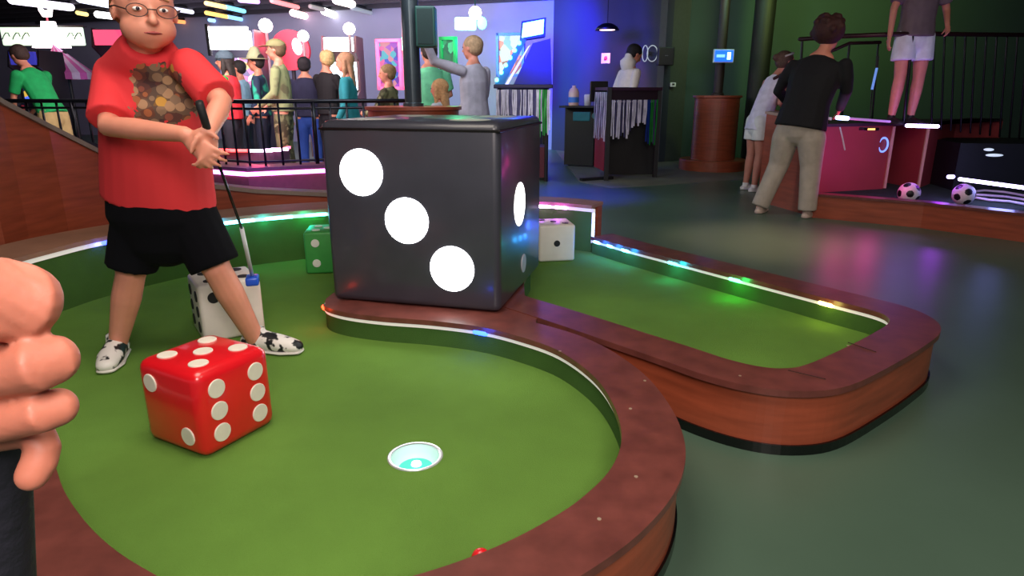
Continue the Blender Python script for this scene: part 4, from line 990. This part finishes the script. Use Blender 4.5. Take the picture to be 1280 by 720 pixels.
bm = bmesh.new(); tube(bm, [m0 - s_ * r * .18 + f_ * r * .03, m0 + f_ * r * .055, m0 + s_ * r * .18 + f_ * r * .03], [r * .012, r * .018, r * .012], seg=6); obj('mouth_line', bm, mat('#7a2c30', .5), boy, True, off=B0)
# glasses
bm = bmesh.new()
for k in (-1, 1):
    q = hc + s_ * k * r * .38 + u_ * r * .02 + f_ * r * 1.02
    tube(bm, [q + s_ * math.cos(a) * r * .27 + u_ * math.sin(a) * r * .17 for a in [j * 2 * PI / 20 for j in range(21)]], .0014, seg=6)
    tube(bm, [q + s_ * k * r * .27, hc + s_ * k * r * .84 + u_ * r * .10 + f_ * r * .5, hc + s_ * k * r * .88 + u_ * r * .08 - f_ * r * .1], .0022, seg=6)
tube(bm, [hc - s_ * r * .09 + u_ * r * .06 + f_ * r * 1.03, hc + s_ * r * .09 + u_ * r * .06 + f_ * r * 1.03], .0022, seg=6)
obj('glasses', bm, mat('#4a3a38', .35, metal=.5), boy, True, off=B0)
bm = bmesh.new(); ell(bm, hc + u_ * r * .58 - f_ * r * .25, (r * .90, r * .98, r * .68), R); ell(bm, hc + u_ * r * .1 - f_ * r * .55, (r * .84, r * .6, r * .7), R)
fused('hair', bm, mat('#9a6c40', .8, noise=.25, nscale=60, bump=.4, bscale=150), boy, .008, 2, off=B0)
# red shirt with a printed patch of little round faces and badges
m = bpy.data.materials.new('red_shirt'); m.use_nodes = True; nt = m.node_tree; b = nt.nodes['Principled BSDF']; b.inputs['Roughness'].default_value = .85
tc = nt.nodes.new('ShaderNodeTexCoord'); L = nt.links.new
pc = D(190, 118, 2.2) - B0
mp = nt.nodes.new('ShaderNodeMapping'); mp.inputs['Location'].default_value = (-pc.x, -pc.y, -pc.z); L(tc.outputs['Object'], mp.inputs['Vector'])
sx = nt.nodes.new('ShaderNodeSeparateXYZ'); L(mp.outputs['Vector'], sx.inputs['Vector'])
def mth(op, a_, b_=None):
    n = nt.nodes.new('ShaderNodeMath'); n.operation = op
    for i, v in enumerate((a_, b_)):
        if v is None: continue
        if isinstance(v, (int, float)): n.inputs[i].default_value = v
        else: L(v, n.inputs[i])
    return n.outputs[0]
ax = mth('DIVIDE', mth('ABSOLUTE', sx.outputs['X']), .092); az = mth('DIVIDE', mth('ABSOLUTE', sx.outputs['Z']), .093)
ins = mth('ADD', mth('POWER', ax, 2.4), mth('POWER', az, 2.4))
nz = nt.nodes.new('ShaderNodeTexNoise'); nz.inputs['Scale'].default_value = 30; L(mp.outputs['Vector'], nz.inputs['Vector'])
ins = mth('ADD', ins, mth('MULTIPLY', mth('SUBTRACT', nz.outputs['Fac'], .5), 3.0))
front = mth('LESS_THAN', sx.outputs['Y'], .14)
mask = mth('MULTIPLY', mth('LESS_THAN', ins, 1.0), front)
vo = nt.nodes.new('ShaderNodeTexVoronoi'); vo.inputs['Scale'].default_value = 30; L(mp.outputs['Vector'], vo.inputs['Vector'])
se = nt.nodes.new('ShaderNodeSeparateColor'); L(vo.outputs['Color'], se.inputs['Color'])
cr_ = nt.nodes.new('ShaderNodeValToRGB'); cr_.color_ramp.interpolation = 'CONSTANT'; e_ = cr_.color_ramp.elements
e_[0].position = 0; e_[0].color = lin('#8a4c3c'); e_[1].position = .22; e_[1].color = lin('#b08a68')
for p_, c_ in ((.42, '#5a3430'), (.58, '#a4603c'), (.74, '#c89440'), (.84, '#8c7058')):
    k = e_.new(p_); k.color = lin(c_)
L(se.outputs['Red'], cr_.inputs['Fac'])
wv = nt.nodes.new('ShaderNodeMix'); wv.data_type = 'RGBA'; L(mth('MULTIPLY', mth('GREATER_THAN', vo.outputs['Distance'], .52), .7), wv.inputs[0]); L(cr_.outputs['Color'], wv.inputs[6]); wv.inputs[7].default_value = lin('#3c2a2a')
mixn = nt.nodes.new('ShaderNodeMix'); mixn.data_type = 'RGBA'; L(mask, mixn.inputs[0]); mixn.inputs[6].default_value = lin('#e0343a'); L(wv.outputs[2], mixn.inputs[7])
L(mixn.outputs[2], b.inputs['Base Color'])
bm = bmesh.new()
tube(bm, [D(199, 249, 2.46), D(197, 220, 2.44), D(194, 165, 2.40), chest, D(187, 86, 2.35), D(185, 66, 2.30), D(184, 55, 2.275)], [(.205, .138), (.196, .14), (.182, .14), (.176, .13), (.150, .100), (.100, .088), (.076, .074)], (True, True), 24, side=(1, 0, 0))
tube(bm, [shL, shL.lerp(elL, .45), shL.lerp(elL, .88)], [.060, .064, .070], (False, True))
tube(bm, [shR, shR.lerp(elR, .45), shR.lerp(elR, .86)], [.062, .062, .066], (False, True))
fused('red_shirt', bm, m, boy, .008, 4, off=B0)
bm = bmesh.new(); SB = mat('#04050b', .95, spec=.2)
tube(bm, [D(200, 248, 2.46), D(202, 270, 2.46), D(204, 285, 2.46)], [(.19, .14), (.195, .145), (.17, .13)], (True, False), 20, side=(1, 0, 0))
tube(bm, [hpL, hpL.lerp(knL, .5), hpL.lerp(knL, .88)], [.095, .094, .092], (False, True))
tube(bm, [hpR, hpR.lerp(knR, .5), hpR.lerp(knR, .93)], [.100, .096, .094], (False, True))
fused('shorts', bm, SB, boy, .009, 3, off=B0)
SHOE = patch_mat('marbled_shoe', '#14161a', '#e6e2dc', 24, .47, .5)
def shoe(an, toe, lift=0.0):
    an = Vector(an); toe = Vector(toe); z = ZT + lift
    bm = bmesh.new(); d = (toe - an); d.z = 0; d.normalize()
    a0 = Vector((an.x, an.y, z)); s2 = Vector((-d.y, d.x, 0))
    tube(bm, [a0 - d * .035 + Vector((0, 0, .04)), a0 + d * .04 + Vector((0, 0, .045)), a0 + d * .11 + Vector((0, 0, .038)), a0 + d * .165 + Vector((0, 0, .03))], [(.036, .040), (.042, .045), (.048, .036), (.038, .028)], side=s2)
    tube(bm, [a0 + Vector((0, 0, .03)), a0 + Vector((0, 0, .10)) - d * .005], [.042, .038], (True, True))
    o = fused('shoe', bm, SHOE, boy, .006, 2, off=B0)
    bm = bmesh.new(); tube(bm, [a0 - d * .04 + Vector((0, 0, .010)), a0 + d * .06 + Vector((0, 0, .010)), a0 + d * .12 + Vector((0, 0, .010)), a0 + d * .175 + Vector((0, 0, .011))], [(.036, .010), (.043, .010), (.050, .010), (.036, .010)], side=s2)
    k = obj('sole', bm, mat('#d8d4cc', .6), o, True, off=B0)
shoe(anL, anL + (P(124, 455, ZT) - P(144, 430, ZT)))
shoe(anR, anR + Vector((.30, -.05, 0)))
# boy's putter
pt = thing('golf_putter', 'thin putter with a blue rubber head swung by the boy', 'putter', D(262, 165, 2.06)); o1 = pt.location.copy()
g0, g1, g2, g3 = D(249, 128, 2.00), D(268, 190, 2.12), D(302, 285, 2.42), D(315, 344, 2.58)
obj('grip', rod(g0 - o1, g1 - o1, .012), BLACKM, pt, True)
obj('shaft', rod(g1 - o1, g2 - o1, .005), mat('#30303a', .25, metal=.8), pt, True)
obj('white_band', rod(g2 - o1, g3 - o1, .008), mat('#c8ccd0', .4), pt, True)
bm = bmesh.new(); box(bm, g3 - o1 + Vector((.0, .0, -.02)), (.05, .075, .035), .3, .008); obj('putter_head', bm, mat('#1650c8', .4, coat=.3), pt, True)

# ------------------------------------------------------------------ fist at the left edge holding a dark grip
hp = thing('person', 'close-up fist of a person holding a dark grip at the left edge', 'person', D(-60, 470, .30)); o1 = hp.location.copy()
bm = bmesh.new(); Y0 = .27
def F_(pts_, rr): tube(bm, [D(x, y, yy) for x, y, yy in pts_], [k for k in rr], seg=16)
F_([(-190, 392, .275), (-60, 378, .268), (5, 374, .262), (22, 376, .268)], [.0188, .0182, .0178, .0170])
F_([(-190, 470, .275), (0, 466, .266), (50, 455, .262), (64, 450, .268)], [.0120, .0115, .0118, .0114])
F_([(-190, 530, .275), (0, 527, .268), (55, 514, .264), (71, 509, .270)], [.0098, .0096, .0094, .0090])
F_([(-150, 545, .305), (-30, 545, .290), (45, 536, .280), (53, 560, .278), (49, 578, .275), (40, 594, .272)], [.0110, .0095, .0085, .0080, .0079, .0074])
tube(bm, [D(-330, 410, .31), D(-190, 450, .29)], [(.05, .03), (.05, .025)], side=(0, 0, 1))
tube(bm, [D(-900, 480, .34), D(-330, 430, .31)], [.038, .032])
HS = mat('#c87a62', .5, noise=.10, nscale=45, sub=.1, bump=.03, bscale=300, name='hand_skin')
fused('hand', bm, HS, hp, .0016, 3, off=o1)
bm = bmesh.new(); tube(bm, [D(-14, 400, .300), D(-12, 560, .315), D(-2, 760, .33)], [.016, .018, .0195], seg=20)
cl = thing('golf_club', 'club with a dark navy rounded grip held in the fist at the left edge', 'golf club', (D(-2, 760, .33).x, .33, 0))
gz = D(-2, 760, .33).z
obj('grip', bm, mat('#23222e', .7, bump=.2, bscale=120), cl, True, off=cl.location)
obj('shaft', rod((0, 0, .02), (0, 0, gz), .006), METAL, cl, True)
obj('club_head', boxm((.03, 0, .015), (.1, .03, .03), 0, .008), BLACKM, cl, True)

# ================================================================== LIGHTS
w = bpy.data.worlds.new('world'); scene.world = w; w.use_nodes = True
w.node_tree.nodes['Background'].inputs['Color'].default_value = (.55, .6, .7, 1); w.node_tree.nodes['Background'].inputs['Strength'].default_value = .30
aim(light('AREA', (-.6, 1.6, 2.9), 50, '#fff2e2', 1.4), (-.6, 2.0, 0))
aim(light('AREA', (1.6, 1.0, 2.9), 26, '#fff0e0', 1.2), (1.4, 2.0, 0))
aim(light('AREA', (.4, -.9, 2.4), 75, '#fff0ea', 1.2), (-1.1, 2.2, .8))  # front fill added to brighten the boy and the fist
aim(light('AREA', (-3.5, 7.9, 2.7), 210, '#fff0f0', 2.5), (-3.5, 9.5, .8))
aim(light('AREA', (-5, 12, 2.7), 260, '#e6dcff', 3), (-5, 16.3, 1.6))  # wall wash added to brighten the lilac back wall
aim(light('AREA', (-.8, 6.3, 2.8), 60, '#e8f0ff', 1.0), (-.6, 8, 1))
aim(light('SPOT', (2.1, 5.0, 2.9), 330, '#ffc0a0', .25, spot=math.radians(38), blend=1), (2.0, 5.2, 0))  # warm spot added in place of a warm reflection on the floor
aim(light('AREA', (3.0, 4.2, 2.9), 20, '#ffe8dc', .8), (3.2, 6.6, .6))
aim(light('SPOT', (4.2, 8.8, 2.75), 190, '#c0e070', .2, spot=math.radians(120), blend=1), (4.6, 10.6, 2.6))
aim(light('SPOT', (3.0, 9.6, 2.7), 40, '#a0e8c0', .2, spot=math.radians(110), blend=1), (3.6, 11.4, 1.5))
aim(light('SPOT', D(757, 42, 11.0), 45, '#ffb0c8', .08, spot=math.radians(95), blend=.4), D(735, 140, 12.6))
aim(light('SPOT', (.75, 7.4, 2.9), 900, '#2018ff', .2, spot=math.radians(42), blend=.8), (.6, 7.7, 0))
aim(light('AREA', (-1.5, 12.3, 2.8), 120, '#d8d0ff', 1.5), (-1.5, 14.6, 1.8))  # second added wash, lifts the back wall near its corner
aim(light('SPOT', (.3, 12.0, 2.6), 800, '#1a18ff', .2, spot=math.radians(90), blend=.8), (1.0, 13.8, 2.0))
aim(light('SPOT', (2.2, 9.3, 2.7), 30, '#ffd8c0', .2, spot=math.radians(60), blend=.8), (2.8, 11.2, 2.6))
light('POINT', D(345, 50, 12.6), 40, '#ff2030', .3)

# ================================================================== VIEW
scene.view_settings.view_transform = 'Standard'; scene.view_settings.look = 'None'
scene.view_settings.gamma = 1; scene.view_settings.exposure = .12; scene.view_settings.use_curve_mapping = False
scene.cycles.use_denoising = True; scene.cycles.max_bounces = 6; scene.cycles.sample_clamp_indirect = 4
